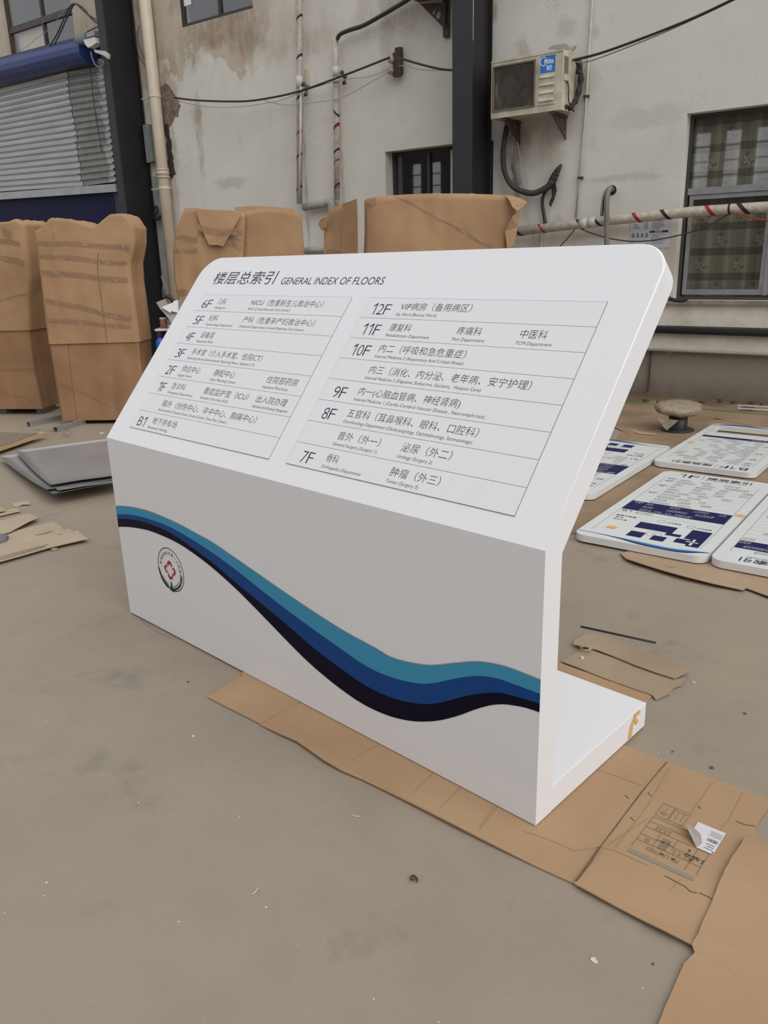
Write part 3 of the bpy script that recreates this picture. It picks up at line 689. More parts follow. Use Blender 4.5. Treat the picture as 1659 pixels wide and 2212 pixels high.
# ---------------------------------------------------------------- cables
def cable(label, px, r, m=BLK2, off=.08, k=6, grp=None, name='cable'):
    pts = []
    for q in px:
        pts.append(wq(q[0], q[1], q[2] if len(q) > 2 else off))
    mb = MB(); mb.tube(spline(pts, k), r, 6); o = mb.out(name, m, None, True); return tag(o, label, 'cable', grp)
cable('black cable strung from the brick hole past two pipes to the insulators', [(376, 211), (430, 217), (520, 219), (580, 212), (650, 196), (750, 160), (842, 124)], .014, off=.2)
cable('black cable from the insulator bracket to the central column', [(868, 127), (905, 138), (950, 149), (985, 152)], .013, off=.3)
cable('thin pale wire sagging under the black cable to the upper insulator', [(372, 214), (430, 228), (500, 232), (600, 218), (660, 195), (740, 172), (800, 165), (845, 146)], .005, GREYC, .19)
cable('thin pale wire with the deepest sag ending at the lower insulator', [(570, 217), (620, 227), (680, 221), (740, 210), (800, 178), (845, 152)], .005, GREYC, .16)
cable('thin pale wire from the lower insulator to the central column', [(862, 143), (880, 142), (905, 150), (950, 152), (985, 152)], .005, GREYC, .2)
cable('heavy black cable bent from the pipe head up to the top edge', [(729, 84), (735, 74), (755, 65), (785, 55), (830, 30), (880, 0), (900, -14)], .028, off=.12)
cable('black cable from the air conditioner rising to the top right', [(1238, 130, .2), (1300, 114, .3), (1400, 78, .4), (1500, 38, .5), (1590, -4, .6), (1650, -30, .6)], .014)
cable('thin grey wire beneath the rising black cable', [(1240, 134, .1), (1270, 133, .2), (1330, 112, .3), (1430, 72, .4), (1540, 22, .5), (1585, 0, .5)], .007, GREYC)
cable('thin dark cable sagging from the pipe across the notice to the window', [(1250, 492), (1290, 508), (1340, 519), (1390, 521), (1450, 512), (1520, 492), (1578, 460)], .007, mat('dark_red_cable', (.05, .02, .02), .5), .2)
cable('thin red cable running right from the wrapped pipe', [(1578, 458), (1610, 466), (1640, 474), (1680, 480)], .008, mat('red_cable', srgb(150, 45, 35), .5), .26)
cable('pale wire hanging from the air conditioner beside its hose', [(1112, 265), (1117, 290), (1120, 320), (1130, 380), (1140, 440), (1150, 500), (1162, 530)], .006, GREYC, .06)
cable('short black hose hanging under the torn insulation', [(1192, 402), (1178, 414), (1172, 435), (1175, 465), (1180, 490)], .022, off=.05)
cable('thin dark wire below the wrapped pipe joint', [(1243, 494), (1230, 510), (1210, 532)], .006, off=.1)
cable('dark bundled cable lying on the sill beside the window corner', [(1436, 640), (1455, 648), (1475, 650), (1484, 646)], .022, off=.1)
for i, px in enumerate([[(300, 55), (297, 80), (305, 110), (312, 130)], [(288, 60), (292, 90), (300, 120), (314, 142)]]):
    cable(('thin dark wire hanging close behind the left column', 'second thin dark wire hanging behind the left column')[i], px, .006, off=.06)
# cables by the upper left window
cable('black cable looped over the upper left window, outer strand', [(107, 100, .4), (125, 70, .3), (145, 25, .25), (160, 8, .25), (180, 18, .3), (197, 40, .35), (212, 52, .4)], .012)
cable('black cable looped over the upper left window, inner strand', [(113, 104, .4), (128, 75, .3), (150, 28, .25), (163, 9, .25), (183, 26, .3), (212, 46, .4)], .012)
cable('thin pale wire straying over the upper left window panes', [(160, 2), (140, 20), (110, 60), (80, 82), (62, 98), (40, 110)], .005, GREYC, .25)
cable('black cable running from the siren on the column to the window', [(212, 57, .4), (190, 68, .4), (176, 80, .4)], .01)
cable('coiled grey cable hanging under the white box on the column', [(196, 112, .7), (200, 128, .7), (208, 142, .7), (220, 145, .7), (223, 134, .7), (214, 128, .7)], .012, mat('grey_cable', (.12, .12, .12), .5))
# small white control box and siren beside the left column
t = thing('control_box', tuple(wq(190, 95, .45)), 'small white control box with motor fixed at the end of the blue shutter box', 'box')
mb = MB(); mb.prism([wq(180, 86, .6), wq(203, 80, .6), (wq(208, 92, .6)), wq(200, 98, .6), wq(190, 103, .6), wq(184, 96, .6)], -WN*.12); mb.out('housing', mat('white_box', (.72, .71, .67), .5, var=.15), t)
mb = MB(); mb.lathe(wq(177, 86, .42), WE, [(0, -.1), (.075, -.1), (.085, 0), (.07, .12), (0, .12)], 14); mb.out('motor', mat('grey_green', (.16, .19, .19), .6), t, True)
mb = MB(); mb.wbox(wp(186, 70, .5)[0], wp(190, 80, .5)[1], .35, wp(203, 70, .5)[0], wp(195, 68, .5)[1], .5); mb.out('bracket', mat('grey_galv', (.3, .3, .29), .6), t)
mb = MB(); mb.prism([wq(203, 107, .65), wq(225, 110, .65), wq(234, 118, .65), wq(233, 127, .65), (wq(224, 120, .65)), wq(205, 113, .65)], -WN*.04); mb.out('arm', WPVC, t)
# insulator bracket
t = thing('insulator_bracket', tuple(wq(857, 158, .1)), 'rusty bracket carrying two porcelain insulators on the white wall', 'bracket')
mb = MB(); a = wp(853, 110, .0); b = wp(866, 160, .0); mb.wbox(a[0]+.04, b[1], .002, b[0]+.04, a[1]+.02, .06); mb.out('post', RUSTF, t)
mb = MB(); a = wp(848, 114, .1); mb.wbox(a[0], a[1]-.28, .06, a[0]+.12, a[1], .1); mb.out('plate', RUSTF, t)
for (x, y) in ((846, 129), (845, 153)):
    mb = MB(); mb.lathe(wq(x, y, .1), WN, [(0, -.08), (.035, -.08), (.05, -.04), (.033, -.02), (.05, .02), (.03, .05), (0, .05)], 14); mb.out('insulator', mat('porcelain', (.48, .43, .36), .3, var=.3, vs=20), t, True)
# hose loop under the AC and torn insulation
cable('thick dark insulated hose looping down from the air conditioner', [(1098, 262), (1092, 290), (1087, 330), (1090, 370), (1105, 400), (1130, 414), (1155, 417), (1180, 405), (1192, 392)], .035, mat('insulation_foam', (.06, .06, .05), .8, var=.4, vs=20), .12, name='insulated_hose')
mb = MB(); mb.tube(spline([wq(1190, 396, .06), wq(1200, 376, .06), (wq(1208, 362, .05)), wq(1213, 356, .02)]), [.04, .045, .05, .045, .05, .04, .045, .04, .035, .035, .03, .03, .025, .025, .02, .02, .015, .015, .01], 7)
mb.prism([wq(1192, 390, .07), wq(1200, 392, .07), wq(1203, 410, .07), wq(1198, 430, .07), wq(1190, 447, .07), wq(1186, 440, .07), wq(1193, 425, .07)], WN*.015)
tag(mb.out('torn_insulation', mat('insulation_tape', (.05, .045, .04), .7, var=.8, vs=25, bump=1, bs=40)), 'torn dark pipe insulation hanging where the hose enters the wall', 'insulation')
# hoses out of the hole above the wrapped pipe
t = thing('wall_hose', tuple(wq(1311, 520, .1)), 'grey hose and yellow-striped cable out of a hole above the pipe', 'hose')
mb = MB(); mb.tube(spline([wq(1322, 410, .0), wq(1316, 408, .2), wq(1311, 430, .28), wq(1311, 470, .3), wq(1311, 535, .3)]), .03, 9); mb.out('grey_hose', mat('grey_hose', (.20, .19, .17), .6, var=.3), t, True)
mb = MB(); mb.tube(spline([wq(1320, 408, .0), wq(1311, 411, .15), wq(1304, 430, .2), wq(1300, 466, .16)]), .02, 8); mb.out('striped_cable', BLACK, t, True)
mb = MB(); mb.tube(spline([wq(1309, 410, .18), wq(1302, 430, .22), wq(1299, 466, .18)]), .006, 5); mb.out('yellow_stripe', mat('yellow_stripe', (.55, .42, .08), .5), t)
mb = MB(); q = wq(1322, 411, .001); mb.lathe(q, WN, [(0, .0), (.05, 0), (.055, .004), (0, .004)], 14); mb.out('wall_hole', DARKROOM, t)
# small black hooked cable beside the cream pipe
cable('short black hose loop sticking out left of the cream downpipe', [(338, 447, .02), (337, 456, .12), (333, 470, .12), (340, 473, .12), (348, 466, .1)], .032, off=.1, name='hose_loop')
# small cleats
for (x, y) in ((665, 168),):
    mb = MB(); q = wp(x, y, .0); mb.wbox(q[0]-.02, q[1]-.1, .002, q[0]+.03, q[1]+.1, .05); tag(mb.out('cleat', ACW), 'small pale cleat on the wall by the left wrapped pipe', 'bracket')

# ---------------------------------------------------------------- air conditioner
AO = .44
sA, hT = wp(1061.6, 134, AO); sB, hT2 = wp(1217, 105, AO); _, hBt = wp(1204, 240, AO); hTop = (hT+hT2)/2; hBot = hBt+.01
AC = thing('air_conditioner', W3((sA+sB)/2, hBot, .25), 'aged white outdoor air conditioner unit with a blue badge on the wall', 'air conditioner')
dB = .12
sG = sA+(sB-sA)*.635      # grille end
mb = MB()
mb.wbox(sA, hBot, dB, sB, hBot+.02, AO); mb.wbox(sA, hTop-.02, dB, sB, hTop, AO+.008)
mb.wbox(sB-.015, hBot+.02, dB, sB, hTop-.02, AO); mb.wbox(sA, hBot+.02, dB, sA+.012, hTop-.02, AO); mb.wbox(sA+.012, hBot+.02, dB, sB-.015, hTop-.02, dB+.01)
mb.wbox(sG, hBot+.02, AO-.02, sB-.015, hTop-.02, AO); mb.wbox(sA+.012, hBot+.02, AO-.02, sG, hBot+.075, AO); mb.wbox(sA+.012, hTop-.06, AO-.02, sG, hTop-.02, AO); mb.wbox(sA+.012, hBot+.075, AO-.02, sA+.03, hTop-.06, AO)
mb.out('casing', ACW, AC)
mb = MB(); cx = (sA+sG)/2+.01; cz = (hBot+hTop)/2; R_ = .262
# fan shroud: plate with round hole
ring = [W3(cx+R_*math.cos(a*math.pi/16), cz+R_*math.sin(a*math.pi/16), AO-.05) for a in range(32)]
mb.prism([W3(sA+.03, hBot+.075, AO-.05), W3(sG, hBot+.075, AO-.05), W3(sG, hTop-.06, AO-.05), W3(sA+.03, hTop-.06, AO-.05)], WN*.01, [ring])
mb.out('fan_shroud', mat('shroud_brown', srgb(84, 72, 56), .7, var=.3, vs=6), AC)
fan = MB(); fan.lathe(W3(cx, cz, AO-.10), WN, [(0, 0), (.06, 0), (.06, .04), (0, .045)], 16); FH = fan.out('fan_hub', BLACK, AC)
for k in range(3):
    a0 = k*2*math.pi/3+.5; v_ = []; f_ = []
    for i in range(7):
        for j in range(5):
            r_ = .055+.17*j/4; an = a0+(i/6-.5)*(1.1+.5*j/4); v_.append(W3(cx+r_*math.cos(an), cz+r_*math.sin(an), AO-.12+.05*i/6))
    for i in range(6):
        for j in range(4): q = i*5+j; f_.append((q, q+1, q+6, q+5))
    link('fan_blade', v_, f_, mat('fan_black', (.03, .03, .032), .5), AC)
mb = MB(); n_ = 40
for i in range(n_):
    s = sA+.035+(sG-sA-.05)*i/(n_-1); mb.tube([W3(s, hBot+.08, AO+.006), W3(s, hTop-.065, AO+.006)], .0018, 4)
g = mb.out('grille_wires', mat('grille_wire', srgb(92, 84, 70), .5), AC); tag(g, kind='stuff')
mb = MB()
mb.wbox(sA+.022, hTop-.07, AO, sG, hTop-.055, AO+.014); mb.wbox(sA+.022, hBot+.07, AO, sG, hBot+.085, AO+.014); mb.wbox(sA+.02, hBot+.07, AO, sA+.035, hTop-.055, AO+.014); mb.wbox(sG-.015, hBot+.07, AO, sG, hTop-.055, AO+.014)
mb.out('grille_frame', mat('grille_frame', srgb(120, 110, 92), .6, var=.3, vs=9), AC)
# side cover panel with four louvre creases
mb = MB(); p0, p1 = sG+.035, sB-.075
mb.wbox(p0, hBot+.07, AO+.0005, p1, hTop-.045, AO+.008); cp = mb.out('cover_panel', ACW, AC)
for k in range(4):
    hz = hBot+.105+k*.078; mb = MB(); mb.prism([W3(p0+.02, hz, AO+.008), W3(p0+.02, hz+.035, AO+.008), W3(p0+.02, hz+.002, AO+.022)], WE*(p1-p0-.04)); mb.out('louvre', ACW, cp)
# badge
ba0, hb0 = wp(1167.5, 148, AO+.01); ba1, hb1 = wp(1200, 117, AO+.01)
mb = MB(); mb.wbox(ba0, hb1-.165, AO+.008, ba1, hb1+.0, AO+.012); BG = mb.out('badge', mat('badge_blue', srgb(22, 112, 190), .4), AC); BG['label'] = 'blue badge with white lettering'
mb = MB(); wdt = ba1-ba0; lift = WN*.0125
O_ = W3(ba0, hb1-.165, AO)
put_text(mb, 'idea', O_, WE, Vector((0, 0, 1)), wdt*.48, wdt*.90, .085, .075, lift, .015)
put_text(mb, 'M', O_, WE, Vector((0, 0, 1)), wdt*.27, wdt*.46, .085, .075, lift, .015)
put_text(mb, '美的', O_, WE, Vector((0, 0, 1)), wdt*.42, wdt*.80, .02, .06, lift, .012)
rg = []
for i in range(25):
    a = math.radians(60+i*11.5); rg.append((wdt*.22+.042*math.cos(a), .112+.042*math.sin(a)))
for a, b in zip(rg, rg[1:]):
    P = O_+WE*a[0]+Vector((0, 0, a[1]))+lift; Q = O_+WE*b[0]+Vector((0, 0, b[1]))+lift; d = (Q-P); sd = d.normalized().cross(WN)*.004
    mb.quad(P-sd, Q-sd, Q+sd, P+sd)
mb.out('badge_lettering', mat('badge_white', (.8, .8, .8), .5), BG)
# service recess, handle and valve clutter on the side
def side(s_, h, d): return W3(s_, h, d)
mb = MB(); mb.wbox(sB, hTop-.23, .30, sB+.006, hTop-.06, .40); mb.out('handle_recess', mat('recess_dark', srgb(110, 104, 88), .7), AC)
mb = MB(); mb.wbox(sB, hTop-.30, .27, sB+.012, hTop-.235, .41); mb.wbox(sB, hTop-.42, .30, sB+.008, hTop-.30, .33); mb.out('terminal_cover', ACW, AC)
mb = MB(); mb.tube(spline([side(sB+.01, hTop-.30, .34), side(sB+.03, hTop-.36, .33), side(sB+.03, hTop-.48, .32), side(sB+.04, hTop-.56, .28), side(sB+.05, hTop-.60, .22), side(sB+.03, hTop-.58, .16)]), .008, 6); mb.out('power_lead', BLK2, AC, True)
mb = MB(); mb.tube(spline([side(sB+.04, hTop-.20, .08), side(sB+.03, hTop-.05, .1), side(sB+.06, hTop-.25, .07), side(sB+.03, hTop-.45, .1), side(sB+.02, hTop-.55, .22)]), [.03+.008*math.sin(i*1.7) for i in range(25)], 7); mb.out('pipe_bundle', MC['insulation_tape'], AC, True)
mb = MB(); mb.lathe(side(sB-.002, hTop-.56, .24), WE, [(0, 0), (.03, 0), (.03, .03), (.018, .03), (.018, .06), (0, .06)], 10); mb.lathe(side(sB-.002, hTop-.56, .33), WE, [(0, 0), (.024, 0), (.024, .03), (.014, .03), (.014, .06), (0, .06)], 10); mb.out('valve', RUSTF, AC)
# torn sheet on top
mb = MB(); pts = [(1186, 106), (1195, 99), (1203, 98), (1214, 96), (1224, 95), (1231, 100), (1236, 104), (1244, 98), (1246, 101), (1238, 112), (1230, 108)]
mb.prism([wq(x, y, .22) for x, y in pts], WN*.03); mb.out('mortar_lump', mat('grey_mortar', (.42, .40, .36), .9, var=.3), AC)
# brackets (rusty triangular)
for ss_, nm_ in ((sB-.13, 'right'), (sA+.16, 'left')):
    mb = MB(); tri = [W3(ss_, hBot-.001, .012), W3(ss_, hBot-.001, .42), W3(ss_, hBot-.03, .42), W3(ss_, hBot-.23, .05), W3(ss_, hBot-.26, .012)]
    hole = [W3(ss_, hBot-.07+.03*math.sin(a), .12+.04*math.cos(a)) for a in [i*math.pi/5 for i in range(10)]]
    hole2 = [W3(ss_, hBot-.15+.02*math.sin(a), .07+.02*math.cos(a)) for a in [i*math.pi/4 for i in range(8)]]
    mb.prism(tri, WE*.012, [hole, hole2]); mb.wbox(ss_-.02, hBot-.03, .02, ss_+.03, hBot-.001, .43); mb.out('wall_bracket', RUSTF, AC)

# bracket of another unit at the top edge
t = thing('upper_bracket', tuple(wq(950, 40, .2)), 'dark triangular bracket with round holes at the top left of the central column', 'bracket')
zq = 0
mb = MB(); tri = [wq(905, 6, .4), wq(912, 14, .4), wq(955, 58, .1), wq(963, 56, .06), wq(963, 10, .1), wq(950, 4, .2)]
P_ = [wp(x, y, .1) for x, y in ((908, 8), (955, 56), (962, 56), (964, 6))]
ctr = [wp(938, 27, .1), wp(948, 33, .1)]
hl = [[W3(c_[0]+r_*math.cos(i*math.pi/6), c_[1]+r_*math.sin(i*math.pi/6), .1) for i in range(12)] for c_, r_ in zip(ctr, (.022, .04))]
mb.prism([W3(a, b, .1) for a, b in P_], WN*.015, hl); mb.out('web_plate', RUSTF, t)
mb = MB(); a = wp(902, 4, .1); b = wp(985, 4, .1); mb.wbox(a[0], a[1]+.0, .05, b[0]+.1, a[1]+.06, .5); mb.out('top_rail', RUSTF, t)
mb = MB(); a = wp(962, 20, .05); mb.wbox(a[0]-.03, a[1]-.3, .002, a[0]+.04, a[1]+.15, .06); mb.out('wall_rail', RUSTF, t)
mb = MB(); a = wp(902, 0, .1); mb.wbox(a[0]-.1, a[1]+.09, .08, a[0]+.85, a[1]+.7, .45); mb.out('unit_underside', ACW, t)

# ---------------------------------------------------------------- safety notice on the wall
n0, n1 = wp(1362, 487, .01), wp(1449, 528, .01)
nl, nr_, nt_, nb_ = n0[0], wp(1448, 500, .01)[0], wp(1362, 472, .01)[1], wp(1440, 531, .01)[1]-.02
t = thing('safety_notice', W3((nl+nr_)/2, nb_, .004), 'white safety notice with warning triangles below the wrapped pipe', 'notice')
mb = MB(); mb.wbox(nl, nb_, .002, nr_, nt_, .006); mb.out('sheet', mat('notice_paper', srgb(190, 192, 198), .6), t)
ink = MB(); O_ = W3(nl, nb_, .0065); Wd = nr_-nl; Ht = nt_-nb_; Z = Vector((0, 0, 1))
def wr(mb, x0, y0, x1, y1): mb.quad(O_+WE*x0*Wd+Z*y0*Ht, O_+WE*x1*Wd+Z*y0*Ht, O_+WE*x1*Wd+Z*y1*Ht, O_+WE*x0*Wd+Z*y1*Ht)
wr(ink, .49, .50, .95, .57)
for k in range(4):
    cx_ = .08+k*.115; cy_ = .40; a, b, c_ = (cx_-.035, cy_), (cx_+.035, cy_), (cx_, cy_+.10)
    for (p, q) in ((a, b), (b, c_), (c_, a)):
        P = O_+WE*p[0]*Wd+Z*p[1]*Ht; Q = O_+WE*q[0]*Wd+Z*q[1]*Ht; d = Q-P; sd = d.normalized().cross(WN)*.003; ink.quad(P-sd, Q-sd, Q+sd, P+sd)
    put_text(ink, '!', O_, WE, Z, (cx_-.006)*Wd, (cx_+.006)*Wd, (cy_+.015)*Ht, .045, Vector((0, 0, 0)))
    put_text(ink, ('当心触电', '当心机械', '当心伤手', '当心高温')[k], O_, WE, Z, (cx_-.04)*Wd, (cx_+.04)*Wd, (cy_-.05)*Ht, .016, Vector((0, 0, 0)))
rnd = random.Random(3)
for k in range(7):
    y = .88-k*.045; wr(ink, .54, y, .54+rnd.uniform(.2, .38), y+.012)
for k in range(8):
    y = .44-k*.042; wr(ink, .54, y, .54+rnd.uniform(.15, .38), y+.010)
for k in range(4): wr(ink, .35, .82-k*.055, .44, .835-k*.055)
for k in range(3): wr(ink, .07, .78-k*.06, .07+rnd.uniform(.1, .18), .795-k*.06)
wr(ink, .18, .24, .40, .255)
ink.out('notice_print', mat('notice_ink', srgb(50, 50, 56), .6), t)
mb = MB(); O_ = W3(nl, nb_, .0066); wr(mb, .03, .10, .48, .155)
for a in ((.03, .20, .09, .21), (.03, .26, .09, .27), (.03, .2, .04, .27), (.08, .2, .09, .27)): wr(mb, *a)
mb.out('notice_red_bar', mat('notice_red', srgb(170, 32, 60), .6), t)
wt = MB(); O_ = W3(nl, nb_, .0072); put_text(wt, '安全注意事项', O_, WE, Z, .62*Wd, .80*Wd, .515*Ht, .028, Vector((0, 0, 0))); wt.out('notice_heading', mat('badge_white', (1, 1, 1)), t)

# ================================================================ DIRECTORY KIOSK
KW, HF, KT, KD, KB, KA, KL = 2.4, .89784, .08807, .72316, .0959, .874965, 1.03238
KZ = .01
X_, Y_, Z_ = Vector((1, 0, 0)), Vector((0, 1, 0)), Vector((0, 0, 1))
SV = Vector((0, math.cos(KA), math.sin(KA))); SN = Vector((0, -math.sin(KA), math.cos(KA))); SO = Vector((0, 0, HF+KZ))
def sl(x, y):            # photo pixel -> (x, v) on the sloping board
    d = ray(x, y); t = (SO-C).dot(SN)/d.dot(SN); P = C+d*t; return P.x, (P-SO).dot(SV)
def SP(x, v, n=0): return SO+X_*x+SV*v+SN*n
def fr(x, y, off=0.):    # photo pixel -> front face
    d = ray(x, y); t = (-off-C.y)/d.y; return C+d*t
K = thing('directory_kiosk', (KW/2, .35, KZ), 'large white floor directory stand with sloping board and blue wave stripes', 'sign')
kk = KT*math.tan((math.pi/2-KA)/2)
mb = MB(); mb.prism([(0, 0, KZ), (0, 0, KZ+HF), (0, KT, KZ+HF-kk), (0, KT, KZ)], X_*KW); FP = mb.out('front_panel', WHITE, K)
# sloping board with rounded top corners, mitred at the fold
R1 = .115; out = []
out.append((0, 0)); out.append((KW, 0))
for i in range(13):
    a = math.pi/2*i/12; out.append((KW-R1+R1*math.cos(a), KL-R1+R1*math.sin(a)))
for i in range(13):
    a = math.pi/2+math.pi/2*i/12; out.append((R1+R1*math.cos(a), KL-R1+R1*math.sin(a)))
n_ = len(out); mb = MB(); ch = .004
front = [SP(x, v) for x, v in out]
def inset(x, v, e):
    cx_, cy_ = KW/2, KL/2
    return x+(e if x < cx_ else -e), (v-e if v > .01 else v)
fr_in = [SP(*inset(x, v, ch)) for x, v in out]
mid = [SP(x, v, -ch) if v > .001 else SP(x, v) for x, v in out]
back = [SP(x, v, -KT+.0) if v > .001 else Vector((x, KT, KZ+HF-kk)) for x, v in out]
tr = tessellate_polygon([fr_in])
vv = fr_in+mid+back; ff = []
for t_ in tr:
    a, b, c_ = t_
    if (vv[b]-vv[a]).cross(vv[c_]-vv[a]).dot(SN) < 0: a, b, c_ = c_, b, a
    ff.append((a, b, c_)); ff.append((c_+2*n_, b+2*n_, a+2*n_))
for i in range(n_):
    j = (i+1) % n_
    ff.append((i+n_, j+n_, j, i)); ff.append((i+2*n_, j+2*n_, j+n_, i+n_))
mb.add(vv, ff); SB = mb.out('sloping_board', WHITE, K)
# base plinth
mb = MB(); mb.box(0, KT+.0004, KZ, KW, KD, KZ+KB); BP = mb.out('base_plinth', WHITE, K)
bv = BP.modifiers.new('b', 'BEVEL'); bv.width = .002; bv.segments = 2
for i, x in enumerate((.12, 1.2, 2.28)):
    mb = MB(); mb.lathe((x, .45, .0), (0, 0, 1), [(0, 0), (.025, 0), (.025, .0102), (0, .0102)], 12); mb.out('levelling_foot', BLACK, K)
# wave stripes
C0 = [(247.7, 1093), (280, 1095), (316.4, 1103), (350, 1115.5), (389, 1133.5), (425, 1153), (461, 1173), (509, 1206), (557.6, 1239.6), (620, 1283), (700, 1336), (750, 1367), (811, 1400), (843, 1419), (877, 1429.5), (915, 1436.5), (944, 1437), (982, 1433), (1024.5, 1429.5), (1058, 1432.5), (1100, 1442.5), (1166.4, 1468.5)]
C1 = [(251, 1110.6), (280, 1111.4), (316, 1119), (364.7, 1137), (413, 1163.7), (461, 1195), (509, 1230), (557.6, 1268.6), (620, 1317), (680, 1361), (735.4, 1400), (780, 1431.6), (822, 1453.7), (864, 1468), (906, 1476), (936, 1475.5), (969.6, 1468.5), (1003.4, 1462), (1041, 1460), (1075, 1465.4), (1100, 1473.5), (1165.7, 1498)]
C2 = [(251.8, 1120), (280, 1121.5), (316.4, 1128.7), (364.7, 1149), (413, 1180.6), (461, 1216.7), (509, 1257.7), (557.6, 1297.5), (620, 1349), (678.5, 1400), (737.6, 1444.3), (780, 1474), (822, 1497), (864, 1512), (906, 1519.8), (940, 1519.4), (978, 1510.5), (1012, 1502), (1045.6, 1497), (1075, 1496), (1100, 1500), (1164.7, 1519)]
C3 = [(253.3, 1137.6), (280, 1138.4), (316.4, 1144.4), (352.6, 1157.7), (389, 1175.7), (425, 1200), (461, 1228), (509, 1271), (557.6, 1319.6), (620, 1384), (660, 1424), (695.4, 1455.5), (737.6, 1489), (780, 1518), (822, 1539), (864, 1552.7), (906, 1558.5), (948.5, 1556), (990.7, 1545.6), (1024.5, 1533), (1058, 1523.5), (1083.5, 1521), (1100, 1522), (1133.7, 1528), (1164.7, 1538)]
def curve_on_front(c):
    P = [fr(x, y) for x, y in c]; P = spline(P, 5); pts = [(p.x, p.z) for p in P]
    pts[0] = (0, pts[0][1]); pts[-1] = (KW, pts[-1][1]); return pts
CV = [curve_on_front(c) for c in (C0, C1, C2, C3)]
NB = 110
def stripe(name, ca, cb, m, lab):
    v_ = []; f_ = []
    for i in range(NB+1):
        x = KW*i/NB; za, zb = interp(ca, x), interp(cb, x)
        v_ += [(x, -.0012, za), (x, -.0012, zb), (x, -.0001, za), (x, -.0001, zb)]
    for i in range(NB):
        a = i*4; b = a+4; f_ += [(a, a+1, b+1, b), (a+2, a, b, b+2), (a+1, a+3, b+3, b+1)]
    o = link(name, v_, f_, m, K); o['label'] = lab
stripe('wave_stripe', CV[0], CV[1], mat('stripe_teal_blue', srgb(62, 148, 186), .5, spec=.25), 'teal blue wave stripe')
stripe('wave_stripe', CV[1], CV[2], mat('stripe_royal_blue', srgb(14, 68, 134), .5, spec=.2), 'royal blue wave stripe')
stripe('wave_stripe', CV[2], CV[3], mat('stripe_midnight', srgb(8, 8, 34), .5, spec=.12), 'midnight blue wave stripe')
v_ = []; f_ = []
for i in range(NB+1):
    x = KW*i/NB; z = interp(CV[0], x); v_ += [(x, -.0013, z+.0028), (x, -.0013, z)]
for i in range(NB): a = i*2; f_.append((a, a+1, a+3, a+2))
link('stripe_edge_line', v_, f_, mat('edge_brown', (.33, .26, .22), .6), K)
# hospital emblem
def ce(x, y): p = fr(x/15.8+320, y/15.8+1160); return p
EMB_C = (fr(357, 1181)+fr(381, 1280))/2; ER = .1055
EMB_C.y = 0
mb = MB(); n_ = 64
v_ = []; f_ = []
for i in range(n_):
    a = 2*math.pi*i/n_
    for r_ in (ER, ER-.004): v_.append((EMB_C.x+r_*math.cos(a), -.001, EMB_C.z+r_*math.sin(a)))
for i in range(n_): a = 2*i; b = 2*((i+1) % n_); f_.append((a, a+1, b+1, b))
mb.add(v_, f_)
def ppoly(mb, px, y=-.001): mb.prism([Vector((p.x, y, p.z)) for p in (ce(*q) for q in px)], (0, -.0004, 0))
ppoly(mb, [(350, 1000), (395, 1060), (440, 1180), (470, 1300), (540, 1440), (640, 1580), (735, 1690), (740, 1760), (640, 1690), (540, 1550), (460, 1400), (400, 1220), (365, 1100)])
ppoly(mb, [(495, 1285), (560, 1410), (640, 1530), (730, 1635), (722, 1645), (630, 1545), (550, 1425), (490, 1300)])
ppoly(mb, [(760, 1525), (810, 1550), (832, 1600), (830, 1680), (860, 1745), (920, 1755), (1000, 1720), (1070, 1640), (1105, 1560), (1105, 1440), (1130, 1370), (1165, 1345), (1165, 1440), (1150, 1560), (1110, 1700), (1040, 1780), (960, 1825), (900, 1850), (905, 1885), (840, 1860), (760, 1800), (765, 1690), (785, 1640), (785, 1580)])
ppoly(mb, [(875, 1690), (940, 1675), (1000, 1620), (1060, 1530), (1062, 1550), (1010, 1640), (945, 1700), (880, 1722)])
body = '青海省海东市第一人民医院'
for i, chx in enumerate(body):
    a = math.radians(168-i*(168-(-8))/(len(body)-1)); r_ = ER*.76
    P = Vector((EMB_C.x+r_*math.cos(a), -.0012, EMB_C.z+r_*math.sin(a)))
    ey = Vector((math.cos(a), 0, math.sin(a))); ex = Vector((math.sin(a), 0, -math.cos(a)))
    put_text(mb, chx, P, ex, ey, -.0085, .0085, -.007, .0185, Vector((0, 0, 0)))
EM = mb.out('emblem', mat('emblem_black', srgb(24, 30, 30), .5), K); EM['label'] = 'round black emblem with two hands and a red flower'
mb = MB()
for px in ([(648, 890), (670, 840), (705, 800), (750, 825), (790, 890), (825, 985), (795, 1040), (785, 985), (765, 940), (720, 915), (697, 940), (705, 1005), (672, 950)],
           [(620, 930), (680, 1015), (640, 1010), (615, 1020), (615, 1080), (635, 1150), (695, 1175), (655, 1225), (610, 1170), (570, 1080), (555, 1010), (575, 960)],
           [(855, 1038), (900, 1090), (935, 1160), (948, 1240), (900, 1342), (855, 1290), (830, 1240), (880, 1260), (893, 1220), (880, 1130), (815, 1085)],
           [(715, 1215), (722, 1300), (745, 1340), (795, 1355), (815, 1330), (805, 1255), (840, 1310), (858, 1380), (795, 1465), (740, 1420), (700, 1350), (682, 1280)]):
    ppoly(mb, px, -.0014)
mb.out('emblem_flower', mat('emblem_red', srgb(165, 22, 38), .45), EM)

